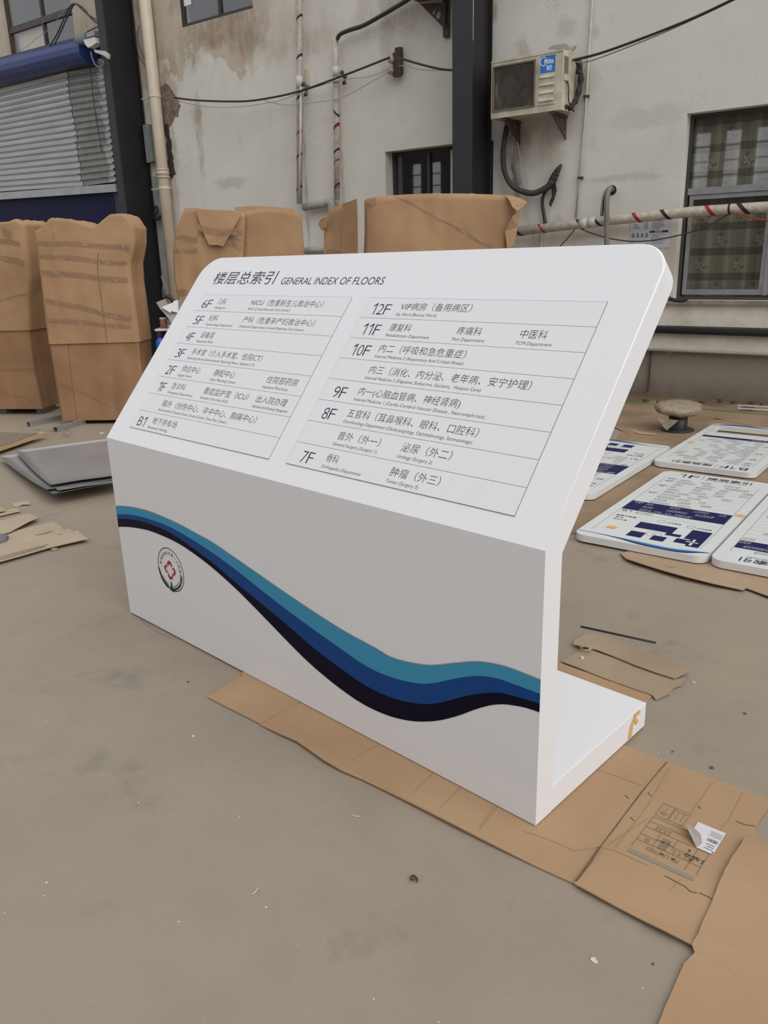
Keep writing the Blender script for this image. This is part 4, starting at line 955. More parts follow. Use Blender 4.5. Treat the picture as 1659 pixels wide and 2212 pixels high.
# directory strips: two columns of eight removable strips with their lettering
xL0, xL1, xR0, xR1, v0, v1 = .1425, 1.1543, 1.2576, 2.2637, .0766, .8117
RH = (v1-v0)/8
c1 = lambda x, y: (x/3.072+260, y/3.072+560)
c2 = lambda x, y: (x/2.212+600, y/2.212+620)
ROWS = {
 'L': [[('n', '6F', (543, 305), (632, 264)), ('c', '儿科', (645, 300), (717, 265)), ('e', 'Paediatrics', (628, 330), (703, 322)), ('c', 'NICU（危重新生儿救治中心）', (868, 300), (1356, 292)), ('e', 'NICU (Critical Neonatal Care Center)', (847, 338), (1127, 345))],
  [('n', '5F', (483, 425), (572, 374)), ('c', '妇科', (587, 405), (660, 378)), ('e', 'Gynaecology Department', (570, 435), (750, 440)), ('c', '产科（危重孕产妇救治中心）', (810, 418), (1300, 415)), ('e', 'Obstetrical Department (Critical Maternity Care Center)', (790, 450), (1222, 470))],
  [('n', '4F', (427, 535), (513, 482)), ('c', '设备层', (530, 520), (638, 488)), ('e', 'Equipment Floor', (510, 545), (622, 548))],
  [('n', '3F', (364, 640), (452, 592)), ('c', '手术室（介入手术室、住院CT）', (470, 632), (948, 655)), ('e', 'Operating Room (Interventional Operating Room, Inpatient CT)', (450, 655), (895, 703))],
  [('n', '2F', (298, 755), (390, 703)), ('c', '供应中心', (405, 745), (540, 735)), ('e', 'Supply Center', (386, 770), (480, 778)), ('c', '静配中心', (618, 772), (768, 765)), ('e', 'Static Matching Center', (600, 797), (770, 820)), ('c', '住院部药房', (965, 822), (1182, 825)), ('e', 'Inpatient Pharmacy', (947, 850), (1114, 870))],
  [('n', '1F', (245, 865), (325, 815)), ('c', '急诊科', (340, 855), (443, 840)), ('e', 'Emergency Department', (321, 880), (484, 905)), ('c', '重症监护室（ICU）', (552, 890), (852, 920)), ('e', 'Intensive Care Unit (ICU)', (535, 918), (715, 945)), ('c', '出入院办理', (900, 945), (1114, 948)), ('e', 'Admission And Discharge Management', (880, 975), (1114, 1013))],
  [('c', '脑外（创伤中心、卒中中心、胸痛中心）', (277, 970), (906, 1070)), ('e', 'Extracerebral (Trauma Center, Stroke Center, Chest Pain Center)', (260, 993), (708, 1085))],
  [('n', 'B1', (110, 1095), (198, 1048)), ('c', '地下停车场', (212, 1085), (385, 1090)), ('e', 'Basement Parking', (191, 1108), (315, 1138))]],
 'R': [[('n', '12F', (440, 130), (557, 80)), ('c', 'VIP病房（备用病区）', (585, 108), (928, 108)), ('e', 'Vip Ward (Backup Ward)', (566, 132), (760, 140))],
  [('n', '11F', (393, 228), (508, 178)), ('c', '康复科', (530, 215), (648, 183)), ('e', 'Rehabilitation Department', (518, 235), (725, 245)), ('c', '疼痛科', (852, 228), (985, 200)), ('e', 'Pain Department', (836, 252), (989, 262)), ('c', '中医科', (1153, 248), (1299, 213)), ('e', 'TCM Department', (1137, 270), (1311, 280))],
  [('n', '10F', (344, 325), (461, 277)), ('c', '内二（呼吸和急危重症）', (480, 314), (902, 325)), ('e', 'Internal Medicine 2 (Respiratory And Critical Illness)', (467, 332), (889, 368))],
  [('c', '内三（消化、内分泌、老年病、安宁护理）', (435, 412), (1214, 475)), ('e', 'Internal Medicine 3 (Digestive, Endocrine, Geriatric,  Hospice Care)', (420, 435), (973, 495))],
  [('n', '9F', (255, 528), (348, 478)), ('c', '内一(心脑血管病、神经肾病)', (383, 517), (875, 562)), ('e', 'Internal Medicine 1 (Cardio-Cerebral Vascular Disease , Neuronephrosis)', (368, 538), (991, 625))],
  [('n', '8F', (204, 630), (296, 578)), ('c', '五官科（耳鼻喉科、眼科、口腔科）', (330, 620), (961, 700)), ('e', 'Otorhinology Department (Otolaryngology, Ophthalmology, Stomatology)', (317, 642), (931, 745))],
  [('c', '普外（外一）', (283, 730), (494, 745)), ('e', 'General Surgery (Surgery 1)', (266, 750), (477, 788)), ('c', '泌尿（外二）', (587, 785), (836, 805)), ('e', 'Urology (Surgery 2)', (573, 810), (740, 840))],
  [('n', '7F', (103, 832), (194, 785)), ('c', '骨科', (230, 834), (308, 800)), ('e', 'Orthopedics Department', (213, 855), (402, 893)), ('c', '肿瘤（外三）', (533, 902), (780, 930)), ('e', 'Tumor (Surgery 3)', (521, 925), (673, 958))]]}
LFT = SN*.0034
for side_, cc_, x0, x1 in (('L', c1, xL0, xL1), ('R', c2, xR0, xR1)):
    for r_, row in enumerate(ROWS[side_]):
        vt = v1-r_*RH; vb_ = vt-RH
        mb = MB(); g_ = .0009
        mb.obox(SP(x0+g_, vb_+g_, .0008), X_*(x1-x0-2*g_), SV*(RH-2*g_), SN*.002)
        st = mb.out('directory_strip', WHITE2, K)
        for kind, txt, a, b in row:
            tm = MB()
            xa = sl(*cc_(*a))[0]; xb = sl(*cc_(*b))[0]
            if kind == 'n': y0, sz, bd_ = vt-.835*RH, .0705, -.016
            elif kind == 'c': y0, sz, bd_ = vt-.555*RH, .037, -.012
            else: y0, sz, bd_ = vt-.85*RH, .0185, -.012
            (put_num if kind == 'n' else put_text)(tm, txt, SO, X_, SV, xa, xb, y0, sz, LFT, bd_)
            tm.out({'n': 'floor_number', 'c': 'chinese_lettering', 'e': 'english_lettering'}[kind], INK, st)
    mb = MB(); e_ = .002      # shadow gap tray the strips sit in
    mb.obox(SP(x0-e_, v0-e_, .0002), X_*(x1-x0+2*e_), SV*(v1-v0+2*e_), SN*.0005); mb.out('strip_tray', SEAM, K)
tm = MB(); xa = sl(*c1(605, 165))[0]; xb = sl(*c1(1062, 72))[0]
put_text(tm, '楼层总索引', SO, X_, SV, xa, xb, .880, .078, SN*.001, -.004)
xa = sl(*c1(1060, 165))[0]; xb = sl(834, 600)[0]
put_text(tm, 'GENERAL INDEX OF FLOORS', SO, X_, SV, xa, xb, .874, .052, SN*.001, -.008)
tm.out('title_lettering', INKN, SB)
# masking tape on the plinth corner
def bx(x, y, off=.001):
    d = ray(x, y); t = (KW+off-C.x)/d.x; return C+d*t
c4_ = lambda x, y: (x/2.968+1100, y/2.968+1300)
mb = MB()
mb.prism([bx(*c4_(*q)) for q in ((803, 728), (815, 738), (795, 790), (783, 875), (762, 880), (775, 800), (792, 760))], X_*.0006)
mb.prism([bx(*c4_(*q), .0018) for q in ((795, 755), (815, 745), (830, 765), (812, 790))], X_*.0006)
mb.prism([bx(*c4_(*q), .0018) for q in ((800, 722), (838, 692), (842, 712), (805, 745))], X_*.0006)
tag(mb.out('masking_tape', MASK), 'strips of yellow masking tape stuck on the plinth end', 'tape')

# ================================================================ SIGN PANELS ON THE FLOOR
SWD, SLN, STH = .78, 1.72, .042
WAVEB = [mat('wave_navy', srgb(24, 34, 74), .35), mat('wave_blue', srgb(34, 86, 156), .35), mat('wave_sky', srgb(84, 152, 208), .35)]
def floor_sign(label, org, ang, flip, title, hi, spec, hole=False, zb=.014, waveb=True):
    """org: near-left corner; flip: title towards the camera (rotated by 180 degrees)"""
    a = math.radians(ang); eu = Vector((math.cos(a), math.sin(a), 0)); ev = Vector((-math.sin(a), math.cos(a), 0)); O_ = Vector((*org, zb))
    if flip: O_ = O_+eu*SWD+ev*SLN; eu, ev = -eu, -ev
    P = lambda u, v, n=0: O_+eu*u+ev*v+Vector((0, 0, n))
    t = thing('sign_panel', tuple(O_+eu*SWD/2+ev*SLN/2), label, 'sign', 'white directory panels lying on cardboard')
    R_ = .075; ol = []
    for cx_, cy_, a0 in ((SWD-R_, R_, -90), (SWD-R_, SLN-R_, 0), (R_, SLN-R_, 90), (R_, R_, 180)):
        for i in range(8): an = math.radians(a0+90*i/7); ol.append((cx_+R_*math.cos(an), cy_+R_*math.sin(an)))
    mb = MB(); hl = []
    if hole: hl = [[P(*q) for q in ((.07, .11), (.70, .11), (.70, .40), (.07, .40))]]
    mb.prism([P(*q) for q in ol], (0, 0, STH), hl); bd_ = mb.out('panel_body', SIGNW, t)
    if hole:
        mb = MB(); mb.prism([P(.072, .112, .001), P(.698, .112, .001), P(.698, .398, .001), P(.072, .398, .001)], (0, 0, .002)); 
    ex, ey = eu, ev; T = Vector((0, 0, STH+.0008))
    ink = MB()
    vt = 1.54 if not hole else 1.54
    put_num(ink, title, O_, ex, ey, .125 if len(title) == 2 else .07, .285, 1.585, .125, T, .0)
    ink.obox(P(.305, 1.585, STH+.0004), ex*.003, ey*.10, Z_*.0004)
    put_text(ink, '楼层索引', O_, ex, ey, .335, .64, 1.61, .072, T, .012)
    put_text(ink, 'BUILDING DIRECTORY', O_, ex, ey, .335, .62, 1.577, .024, T, .0)
    # frame lines
    for (u0, v0_, u1, v1_) in ((.065, .13, .0665, 1.535), (.7135, .13, .715, 1.535)): ink.obox(P(u0, v0_, STH+.0004), ex*(u1-u0), ey*(v1_-v0_), Z_*.0003)
    wht = MB(); nav = MB(); ln = MB()
    y = 1.535; rh_ = .070
    for fi, (fname, lines) in enumerate(spec):
        nrow = len(lines); on = fname == hi; tgt = wht if on else ink
        if on: nav.obox(P(.068, y-rh_*nrow, STH+.0002), ex*.644, ey*rh_*nrow, Z_*.0004)
        for li, items in enumerate(lines):
            yb = y-rh_*(li+1)
            if li == 0: put_num(tgt, fname, O_, ex, ey, .085, .155, yb+.022, .048, T, -.006)
            if not on: ln.obox(P(.068, yb, STH+.0002), ex*.644, ey*.0018, Z_*.0002)
            x = .175
            for it in items:
                wdt = .024*len(it)
                put_text(tgt, it, O_, ex, ey, x, x+wdt*.94, yb+.031, .025, T, -.008)
                tgt.obox(P(x, yb+.016, STH+.0006), ex*(wdt*.9), ey*.0028, Z_*.0002)
                x += max(wdt+.04, .155)
        y -= rh_*nrow
    # floor plan
    if not hole:
        put_text(ink, '楼层平面图', O_, ex, ey, .09, .22, .47, .026, T, .01)
        put_text(ink, '图 例', O_, ex, ey, .10, .15, .43, .022, T, .01); put_text(ink, '您的位置', O_, ex, ey, .10, .19, .39, .02, T, .01)
        for (cx_, cy_) in ((.375, .49), (.56, .475)):
            for i in range(16):
                a0 = 2*math.pi*i/16; a1 = 2*math.pi*(i+1)/16
                p = P(cx_+.024*math.cos(a0), cy_+.024*math.sin(a0), STH+.0008); q = P(cx_+.024*math.cos(a1), cy_+.024*math.sin(a1), STH+.0008)
                sd = (q-p).normalized().cross(Z_)*.001; ink.quad(p-sd, q-sd, q+sd, p+sd)
            put_text(ink, '公共服务', O_, ex, ey, cx_+.035, cx_+.125, cy_-.01, .022, T, .01)
        for (u0, v0_, u1, v1_) in ((.27, .30, .50, .42), (.28, .13, .37, .23), (.42, .13, .50, .215), (.47, .255, .56, .30), (.585, .25, .70, .43), (.55, .16, .625, .235), (.625, .13, .70, .25)):
            nq = MB(); nq.obox(P(u0, v0_, STH+.0002), ex*(u1-u0), ey*(v1_-v0_), Z_*.0004); nq.out('plan_block', NAVY, bd_)
        for (u0, v0_, u1, v1_) in ((.64, .15, .655, .26), (.61, .20, .68, .212)):
            wht.obox(P(u0, v0_, STH+.0008), ex*(u1-u0), ey*(v1_-v0_), Z_*.0002)
        for r0 in (.045, .012):
            for i in range(20):
                a0 = 2*math.pi*i/20; a1 = 2*math.pi*(i+1)/20
                p = P(.415+r0*math.cos(a0), .235+r0*math.sin(a0), STH+.0008); q = P(.415+r0*math.cos(a1), .235+r0*math.sin(a1), STH+.0008)
                sd = (q-p).normalized().cross(Z_)*.0008; ink.quad(p-sd, q-sd, q+sd, p+sd)
    ink.out('printed_lettering', INK, bd_); ln.out('row_lines', SEAM, bd_)
    if wht.v: wht.out('white_lettering', SIGNW, bd_)
    if nav.v: nav.out('navy_print_area', NAVY, bd_)
    # wave at the foot
    LA = [(p.x, p.y) for p in spline([(u_, v_, 0) for u_, v_ in ((0, .078), (.2, .074), (.35, .066), (.48, .055), (.58, .052), (.66, .068), (.72, .080), (.78, .086))], 5)]
    LB = [(p.x, p.y) for p in spline([(u_, v_, 0) for u_, v_ in ((0, .073), (.15, .067), (.27, .048), (.36, .022), (.45, .007), (.6, .004), (.67, .020), (.73, .058), (.78, .080))], 5)]
    fA = lambda u: interp(LA, u)
    fB = lambda u: max(.003, interp(LB, u))
    for k, m in enumerate(WAVEB):
        v_ = []; f_ = []; nn = 40
        for i in range(nn+1):
            u = .002+(SWD-.004)*i/nn; A, B = fA(u), fB(u)
            lo = B+(A-B)*(k/3); hi_ = B+(A-B)*((k+1)/3)+.0015
            v_ += [P(u, lo, STH+.0006), P(u, hi_, STH+.0006), P(u, lo, STH), P(u, hi_, STH)]
        for i in range(nn): a_ = i*4; f_ += [(a_, a_+4, a_+5, a_+1), (a_, a_+2, a_+6, a_+4)]
        link('wave_stripe', v_, f_, m, bd_)
    return t, P
SPEC = [('5F', [['口腔中心', '会议室', '行政办公室']]), ('4F', [['血液透析中心', '重症中心', '临床基因实验室'], ['中医科', '康复医学科', '疼痛科', '设备层']]),
        ('3F', [['眼科', '检验科', '超声科', '妇产科'], ['内镜中心', '门诊手术室', '功能科'], ['病理科（检验科）', '输血科', '皮肤科']]),
        ('2F', [['门诊内科诊室', '中心药房'], ['医学影像科（磁共振）', '产科'], ['外科诊室', '心电图室', '彩超室'], ['血液净化中心', '体检中心']]),
        ('1F', [['急诊', '收费处', '门诊药房', '儿科'], ['急诊科', '儿童保健中心', '出入院办理'], ['放射科（DR、CT、核磁共振）']]), ('B1', [['地下停车场']])]
floor_sign('white directory panel with blue floor plan, nearest on the cardboard, titled 1F', (1.158, 2.305), 6.8, False, '1F', '1F', SPEC)
floor_sign('white directory panel cut by the right edge, beside the nearest panel', (1.948, 2.40), 6.8, True, '4F', '4F', [SPEC[0], SPEC[1], SPEC[2], SPEC[3], SPEC[4], SPEC[5]])
floor_sign('white directory panel with an empty rectangular cut-out, titled B1F', (.742, 4.225), 6.3, True, 'B1F', 'B1', SPEC, hole=True)
floor_sign('white directory panel partly hidden behind the stand, navy band at 2F', (.080, 2.99), 6.5, True, '2F', '2F', SPEC)
for (x, y, lb) in ((1599, 1114, 'yellow tape patch on the right edge of the 1F panel'), (1321, 1139, 'yellow tape patch by the floor plan of the 1F panel'), (1492, 955, 'yellow tape patch on the edge of the B1F panel')):
    mb = MB(); c_ = fl(x, y, .0572); mb.prism([c_+Vector((-.03, -.02, 0)), c_+Vector((.025, -.025, 0)), c_+Vector((.03, .02, 0)), c_+Vector((0, .035, 0)), c_+Vector((-.03, .02, 0))], (0, 0, .0008)); tag(mb.out('tape_patch', MASK), lb, 'tape')

# ================================================================ CARDBOARD ON THE FLOOR
def board(name, label, px, zb, th, m, lift=None, cat='cardboard', jag=.002, group=None):
    v_ = []; pts = []
    n = len(px)
    for i, q in enumerate(px):
        z = zb+th+(q[2] if len(q) > 2 else 0); pts.append(fl(q[0], q[1], z))
    # subdivide long edges with a slight waver
    P = []
    for a, b in zip(pts, pts[1:]+pts[:1]):
        k = max(1, min(8, int((b-a).length/.09))); sd = (b-a).cross(Z_).normalized() if (b-a).length > 0 else Z_
        for j in range(k):
            p = a.lerp(b, j/k)
            if j: p += sd*random.uniform(-jag, jag)
            P.append(p)
    tr = tessellate_polygon([[Vector((p.x, p.y, 0)) for p in P]]); n = len(P)
    f_ = []
    for t_ in tr:
        a, b, c_ = t_
        if (P[b]-P[a]).cross(P[c_]-P[a]).z < 0: a, b, c_ = c_, b, a
        f_.append((a, b, c_)); f_.append((c_+n, b+n, a+n))
    ar = sum(P[i].x*P[(i+1) % n].y-P[(i+1) % n].x*P[i].y for i in range(n))
    for i in range(n):
        j = (i+1) % n; q = (i, i+n, j+n, j); f_.append(q if ar > 0 else q[::-1])
    o = link(name, P+[p-Vector((0, 0, th)) for p in P], f_, m)
    return tag(o, label, cat, group), P
def creases(parent, lines, z, wd=.003, nm='crease', m=CREASE):
    for px in lines:
        mb = MB(); px_strip(mb, [(x, y, z) for x, y in px], wd, fl, Z_, .0008); mb.out(nm, m, parent)
K1, _ = board('cardboard_square', 'small cardboard square under the stand front edge, left end of the strip', [(448, 1505), (486, 1482), (528, 1456), (556, 1446), (662, 1506), (640, 1521), (600, 1542), (562, 1563)], .003, .004, CARD)
K2, _ = board('cardboard_strip', 'long cardboard strip lying under the front of the white stand', [(561, 1565), (600, 1543), (641, 1521), (690, 1500), (900, 1560), (1100, 1600), (1300, 1590), (1351, 1611), (1441, 1645), (1386, 1712), (1299, 1829), (1240, 1908), (1160, 1872), (1060, 1822, .006), (990, 1786, .01), (900, 1740, .008), (780, 1682, .003), (738, 1664, .006), (700, 1642, .010), (640, 1600, .008), (600, 1583, .006)], .002, .004, CARD)
creases(K2, [[(820, 1607), (760, 1641)], [(935, 1670), (882, 1722)], [(995, 1700), (948, 1750)], [(1075, 1742), (1030, 1800)], [(1065, 1745), (1038, 1785)], [(1290, 1662), (1340, 1680), (1388, 1697)], [(1130, 1795), (1190, 1815), (1240, 1838), (1296, 1829)]], .0065, .0016, 'crease', mat('shallow_crease', (.35, .23, .135), .8))
K3, _ = board('cardboard_sheet', 'flattened carton with printed box and white label, right of the stand', [(1240, 1908, .008), (1270, 1868, .004), (1296, 1830), (1385, 1715), (1443, 1645), (1545, 1683), (1659, 1724), (1680, 1735), (1664, 1738), (1642, 1770), (1633, 1790), (1640, 1830), (1640, 1900), (1600, 1990), (1560, 2040), (1494, 2040, .010), (1440, 2012, .016), (1390, 1988, .012), (1330, 1957, .008), (1285, 1932, .012)], .002, .004, CARD)
creases(K3, [[(1297, 1829), (1340, 1772), (1388, 1708), (1440, 1646)]], .007, .0022)
creases(K3, [[(1296, 1829), (1275, 1862), (1244, 1904)]], .013, .006)
creases(K3, [[(1436, 1892), (1452, 1900), (1466, 1908), (1480, 1915), (1492, 1926), (1506, 1929)], [(1511, 1929), (1528, 1936), (1540, 1944)], [(1590, 1774), (1608, 1781), (1632, 1785)], [(1350, 1718), (1358, 1725)], [(1400, 1712), (1407, 1720)], [(1362, 1765), (1369, 1773)], [(1508, 1741), (1514, 1747)]], .0068, .0022)
creases(K3, [[(1299, 1830), (1330, 1838), (1370, 1856), (1400, 1870)], [(1445, 1660), (1400, 1740), (1330, 1830)], [(1540, 1690), (1500, 1745), (1470, 1790)], [(1605, 1712), (1575, 1770), (1550, 1800)], [(1470, 1900), (1420, 1950), (1380, 1985)], [(1400, 1768), (1350, 1800), (1310, 1828)]], .0066, .0018, 'crease', MC['shallow_crease'])
K4, _ = board('cardboard_sheet', 'big torn cardboard sheet cut by the bottom right corner', [(1607.5, 1810, .012), (1602, 1821, .012), (1585.6, 1845, .010), (1580, 1852, .012), (1574, 1865, .010), (1566, 1878, .012), (1561, 1891, .01), (1553, 1907, .008), (1545.5, 1928, .006), (1537.7, 1948, .004), (1530, 1966, .004), (1517, 1992, .006), (1509, 2015, .008), (1494, 2039, .01), (1501, 2057, .004), (1478, 2080), (1468, 2103), (1452, 2140), (1437, 2173), (1422, 2212), (1395, 2290), (1560, 2420), (1800, 2400), (1850, 1900), (1720, 1845), (1659, 1824), (1627, 1807, .004)], .0065, .004, CARD, jag=.004)
creases(K4, [[(1546, 1932), (1556, 1938), (1562, 1940), (1567, 1944)]], .0125, .003)
K5, _ = board('cardboard_sheet', 'brown cardboard edge showing behind the base of the stand', [(1180, 1436), (1203, 1430), (1300, 1463), (1410, 1501), (1401, 1512), (1396, 1524), (1385, 1540), (1250, 1500)], .001, .004, CARD)
# corrugated pieces with their flutes
def flutes(parent, P, z, direction, pitch, m):
    dr = Vector(direction).normalized(); pr = Vector((-dr.y, dr.x, 0)); mb = MB()
    ks = [p.dot(pr) for p in P]; k = min(ks)+pitch
    while k < max(ks):
        xs = []
        for a, b in zip(P, P[1:]+P[:1]):
            ka, kb = a.dot(pr), b.dot(pr)
            if (ka-k)*(kb-k) < 0: t = (k-ka)/(kb-ka); xs.append((a+(b-a)*t).dot(dr))
        xs.sort()
        for a, b in zip(xs[::2], xs[1::2]):
            if b-a > .02:
                p = dr*a+pr*k; q = dr*b+pr*k; zz = Vector((0, 0, z)); w_ = pr*pitch*.22
                mb.add([p-w_+zz, q-w_+zz, q+zz+Vector((0, 0, .0022)), p+zz+Vector((0, 0, .0022)), p+w_+zz, q+w_+zz], [(0, 1, 2, 3), (3, 2, 5, 4)])
        k += pitch
    o = mb.out('cardboard_flutes', m, parent); o['kind'] = 'stuff'
K7, P = board('corrugated_cardboard', 'lower torn corrugated cardboard piece behind the stand base', [(1213, 1428), (1245, 1409.5), (1268, 1401), (1319, 1418), (1403, 1448), (1454, 1467), (1481, 1464), (1474, 1478.6), (1455, 1485), (1447, 1497), (1416.7, 1510.6), (1408, 1500), (1383, 1492), (1302, 1463), (1250, 1442)], .006, .004, CARDG, jag=.004)
d_ = (fl(1400, 1490)-fl(1230, 1425)); flutes(K7, [Vector((p.x, p.y, 0)) for p in P], .0098, d_, .0115, CARDG)
K6, P = board('corrugated_cardboard', 'upper torn corrugated cardboard piece behind the stand base', [(1238, 1391), (1243, 1381), (1272, 1367.4), (1289, 1369), (1336, 1382.5), (1386, 1408), (1437, 1423), (1489, 1448), (1478, 1455), (1457, 1465), (1420, 1453), (1369.5, 1435), (1319, 1414.5), (1288.7, 1403), (1258, 1396)], .016, .004, CARDG, jag=.004)
d_ = (fl(1470, 1448)-fl(1260, 1375)); flutes(K6, [Vector((p.x, p.y, 0)) for p in P], .0198, d_, .0115, CARDG)
mb = MB(); c_ = fl(1265, 1404, .02)
for i in range(7):
    a = i*.9; mb.prism([c_+Vector((math.cos(a)*.02, math.sin(a)*.02, .001*i)), c_+Vector((math.cos(a+.7)*.03, math.sin(a+.7)*.03, .008)), c_+Vector((math.cos(a+1.5)*.02, math.sin(a+1.5)*.02, .012))], (0, 0, .002))
tag(mb.out('paper_crumb', CARDG), 'crumpled torn bit of cardboard on the corrugated piece', 'cardboard')
# dirty cardboard under the floor panels
board('cardboard_underlay', 'wide brown cardboard lying under the white directory panels', [(1225, 1152), (1262, 1075), (1300, 985), (1345, 930), (1420, 905), (1540, 905), (1750, 930), (2000, 1150), (1900, 1240), (1659, 1225), (1530, 1190), (1400, 1170), (1290, 1155)], .001, .004, CARDS)
board('cardboard_underlay', 'soiled cardboard on the floor around the wrapped bollard', [(1290, 905), (1330, 872), (1480, 874), (1700, 888), (1900, 930), (1800, 960), (1545, 903), (1420, 925), (1360, 938)], .0055, .003, CARDS)
K8, _ = board('cardboard_sheet', 'cardboard with a lifted torn edge in front of the 1F panel', [(1340, 1195, .004), (1352, 1206, .016), (1375, 1214, .02), (1400, 1222, .018), (1472, 1243, .022), (1540, 1260, .018), (1604, 1274, .01), (1612, 1270, .008), (1659, 1287, .012), (1800, 1330), (1860, 1270), (1700, 1215), (1500, 1190), (1400, 1180)], .002, .004, kraft_material('pale_cardboard', (.43, .31, .205), (.36, .25, .16)), jag=.004)
creases(K8, [[(1437, 1221), (1448, 1225), (1458, 1224)]], .02, .003)
for q in ([(1328, 903), (1340, 890), (1360, 885), (1386, 870)], [(1354, 928), (1385, 933), (1420, 938)]):
    pass
board('cardboard_scrap', 'narrow dark-edged cardboard sliver near the wrapped bollard', [(1354, 927), (1362, 926), (1390, 932), (1420, 937), (1416, 940), (1380, 937)], .009, .003, CARD)
# carton print, written the other way up from the camera
def c5(x, y): return (x/4.621+1300, y/4.621+1650)
PZ = .0072
PO = fl(*c5(940, 1110), PZ); PU = fl(*c5(295, 815), PZ)-PO; PV = fl(*c5(1240, 690), PZ)-PO     # origin near-right corner, u to the left, v away
PU.z = PV.z = 0
Ue, Ve = PU.normalized(), PV.normalized()
Ve = Vector((Ue.y, -Ue.x, 0)) if Vector((Ue.y, -Ue.x, 0)).dot(PV) > 0 else Vector((-Ue.y, Ue.x, 0))
UL = PU.length; VL = .190
prn = mat('carton_print_ink', (.245, .195, .125), .8); mb = MB(); T1 = Vector((0, 0, .00012))
def pl_(u0, v0_, u1, v1_, w_=.0022):
    a = PO+Ue*u0*UL+Ve*v0_*VL; b = PO+Ue*u1*UL+Ve*v1_*VL; d = b-a; sd = d.normalized().cross(Z_)*w_/2; mb.obox(a-sd, d, sd*2, T1)
for v_ in (.20, .36, .56, .72, .86): pl_(0 if v_ < .7 else .25, v_, 1, v_)
pl_(0, 0, 0, .86); pl_(1, 0, 1, .86); pl_(.17, 0, .17, .56); pl_(.74, .2, .74, .56); pl_(.48, .28, .48, .56); pl_(.74, .38, .48, .38)
for (u0, u1) in ((.55, .78), (.80, 1.0)):
    pl_(u0, .92, u1, .92); pl_(u0, 1.28, u1, 1.28); pl_(u0, .92, u0, 1.28); pl_(u1, .92, u1, 1.28)
Ur = Ue*-1; Vr = Ve*-1
def pt(txt, u, v_, wd, sz): put_text(mb, txt, PO+Ue*u*UL+Ve*v_*VL, Ue, Vr, 0, wd*UL, 0, sz, Vector((0, 0, .0004)))
put_text(mb, '5X33', PO+Ue*.62*UL+Ve*.66*VL, Ue, Vr, 0, .24*UL, -.004, .030, T1, .01)
put_text(mb, '10 X 5', PO+Ue*.20*UL+Ve*.30*VL, Ue, Vr, 0, .25*UL, -.004, .028, T1, .01)
put_text(mb, '数量', PO+Ue*.54*UL+Ve*.44*VL, Ue, Vr, 0, .14*UL, -.004, .028, T1, .02)
put_text(mb, '重量', PO+Ue*.54*UL+Ve*.30*VL, Ue, Vr, 0, .14*UL, -.004, .028, T1, .02)
put_text(mb, 'SR', PO+Ue*.82*UL+Ve*.30*VL, Ue, Vr, 0, .08*UL, -.004, .028, T1, .01)
put_text(mb, 'PM LIMITED', PO+Ue*.30*UL+Ve*.12*VL, Ue, Vr, 0, .5*UL, -.004, .022, T1, .01)
# umbrella symbol and two arrows in their frames
um = [(.83+.14*i/8, 1.06+.07*math.sin(math.pi*i/8)*-1) for i in range(9)]
mb.prism([PO+Ue*u*UL+Ve*v_*VL for u, v_ in um], T1); pl_(.90, 1.06, .90, 1.20)
pl_(.62, 1.0, .62, 1.2); pl_(.71, 1.0, .71, 1.2); pl_(.58, 1.22, .75, 1.22)
mb.out('carton_print', prn, K3)
mb = MB(); a = PO-Ve*.012; mb.obox(a, PU.normalized()*UL*1.0, -Ve*.016, T1); o_ = mb.out('carton_print_bar', mat('carton_bar', (.25, .225, .18), .8), K3)
mb = MB()
for px in ([(830, 905), (850, 893), (880, 915), (860, 922), (838, 918), (830, 905)], [(865, 855), (888, 866), (862, 880)], [(990, 1000), (1010, 980), (1025, 965)], [(875, 960), (905, 930), (925, 925), (930, 940), (900, 965), (880, 970), (875, 960)], [(930, 935), (965, 940), (945, 960), (975, 968)]):
    px_strip(mb, [(*c5(*q), PZ+.0004) for q in px], .0025, fl, Z_, .0005)
mb.out('marker_writing', mat('marker_ink', (.05, .045, .04), .6), K3)
# peeling shipping label
t = thing('shipping_label', tuple(fl(1530, 1810, .01)), 'white shipping label with barcode, one corner curled, on the flattened carton', 'label')
LZ = .0082
mb = MB(); mb.prism([fl(*c5(*q), LZ) for q in ((960, 580), (1240, 695), (1110, 908), (945, 835), (995, 790), (985, 700), (915, 650))], (0, 0, .0004)); mb.out('label_paper', mat('label_white', (.66, .64, .63), .5), t)
mb = MB(); mb.add([fl(*c5(915, 650), LZ+.001), fl(*c5(985, 700), LZ+.004), fl(*c5(998, 775), LZ+.003), fl(*c5(945, 835), LZ+.001), fl(*c5(838, 610), .045), fl(*c5(880, 600), .03)], [(4, 3, 2), (4, 2, 1), (4, 1, 5), (5, 1, 0)]); mb.out('label_curl', mat('label_back', (.33, .29, .245), .4), t)
mb = MB(); LO = fl(*c5(1110, 908), LZ+.0008); LU = (fl(*c5(945, 835), LZ+.0008)-LO); LV = (fl(*c5(1240, 695), LZ+.0008)-LO)
q_ = lambda u, v_: LO+LU*u+LV*v_
rr_ = random.Random(5); u = .12
while u < .72:
    w_ = rr_.choice((.012, .02, .03)); mb.quad(q_(u, .42), q_(u, .55), q_(u+w_, .55), q_(u+w_, .42)); u += w_+rr_.choice((.012, .02))
for k in range(4): mb.quad(q_(.06, .66+k*.06), q_(.06, .675+k*.06), q_(.06+rr_.uniform(.6, .9), .675+k*.06), q_(.6+rr_.uniform(.1, .3), .66+k*.06))
for k in range(3): mb.quad(q_(.15, .12+k*.09), q_(.15, .145+k*.09), q_(.15+rr_.uniform(.35, .6), .145+k*.09), q_(.6, .12+k*.09))
mb.quad(q_(.03, .03), q_(.03, .10), q_(.12, .10), q_(.12, .03))
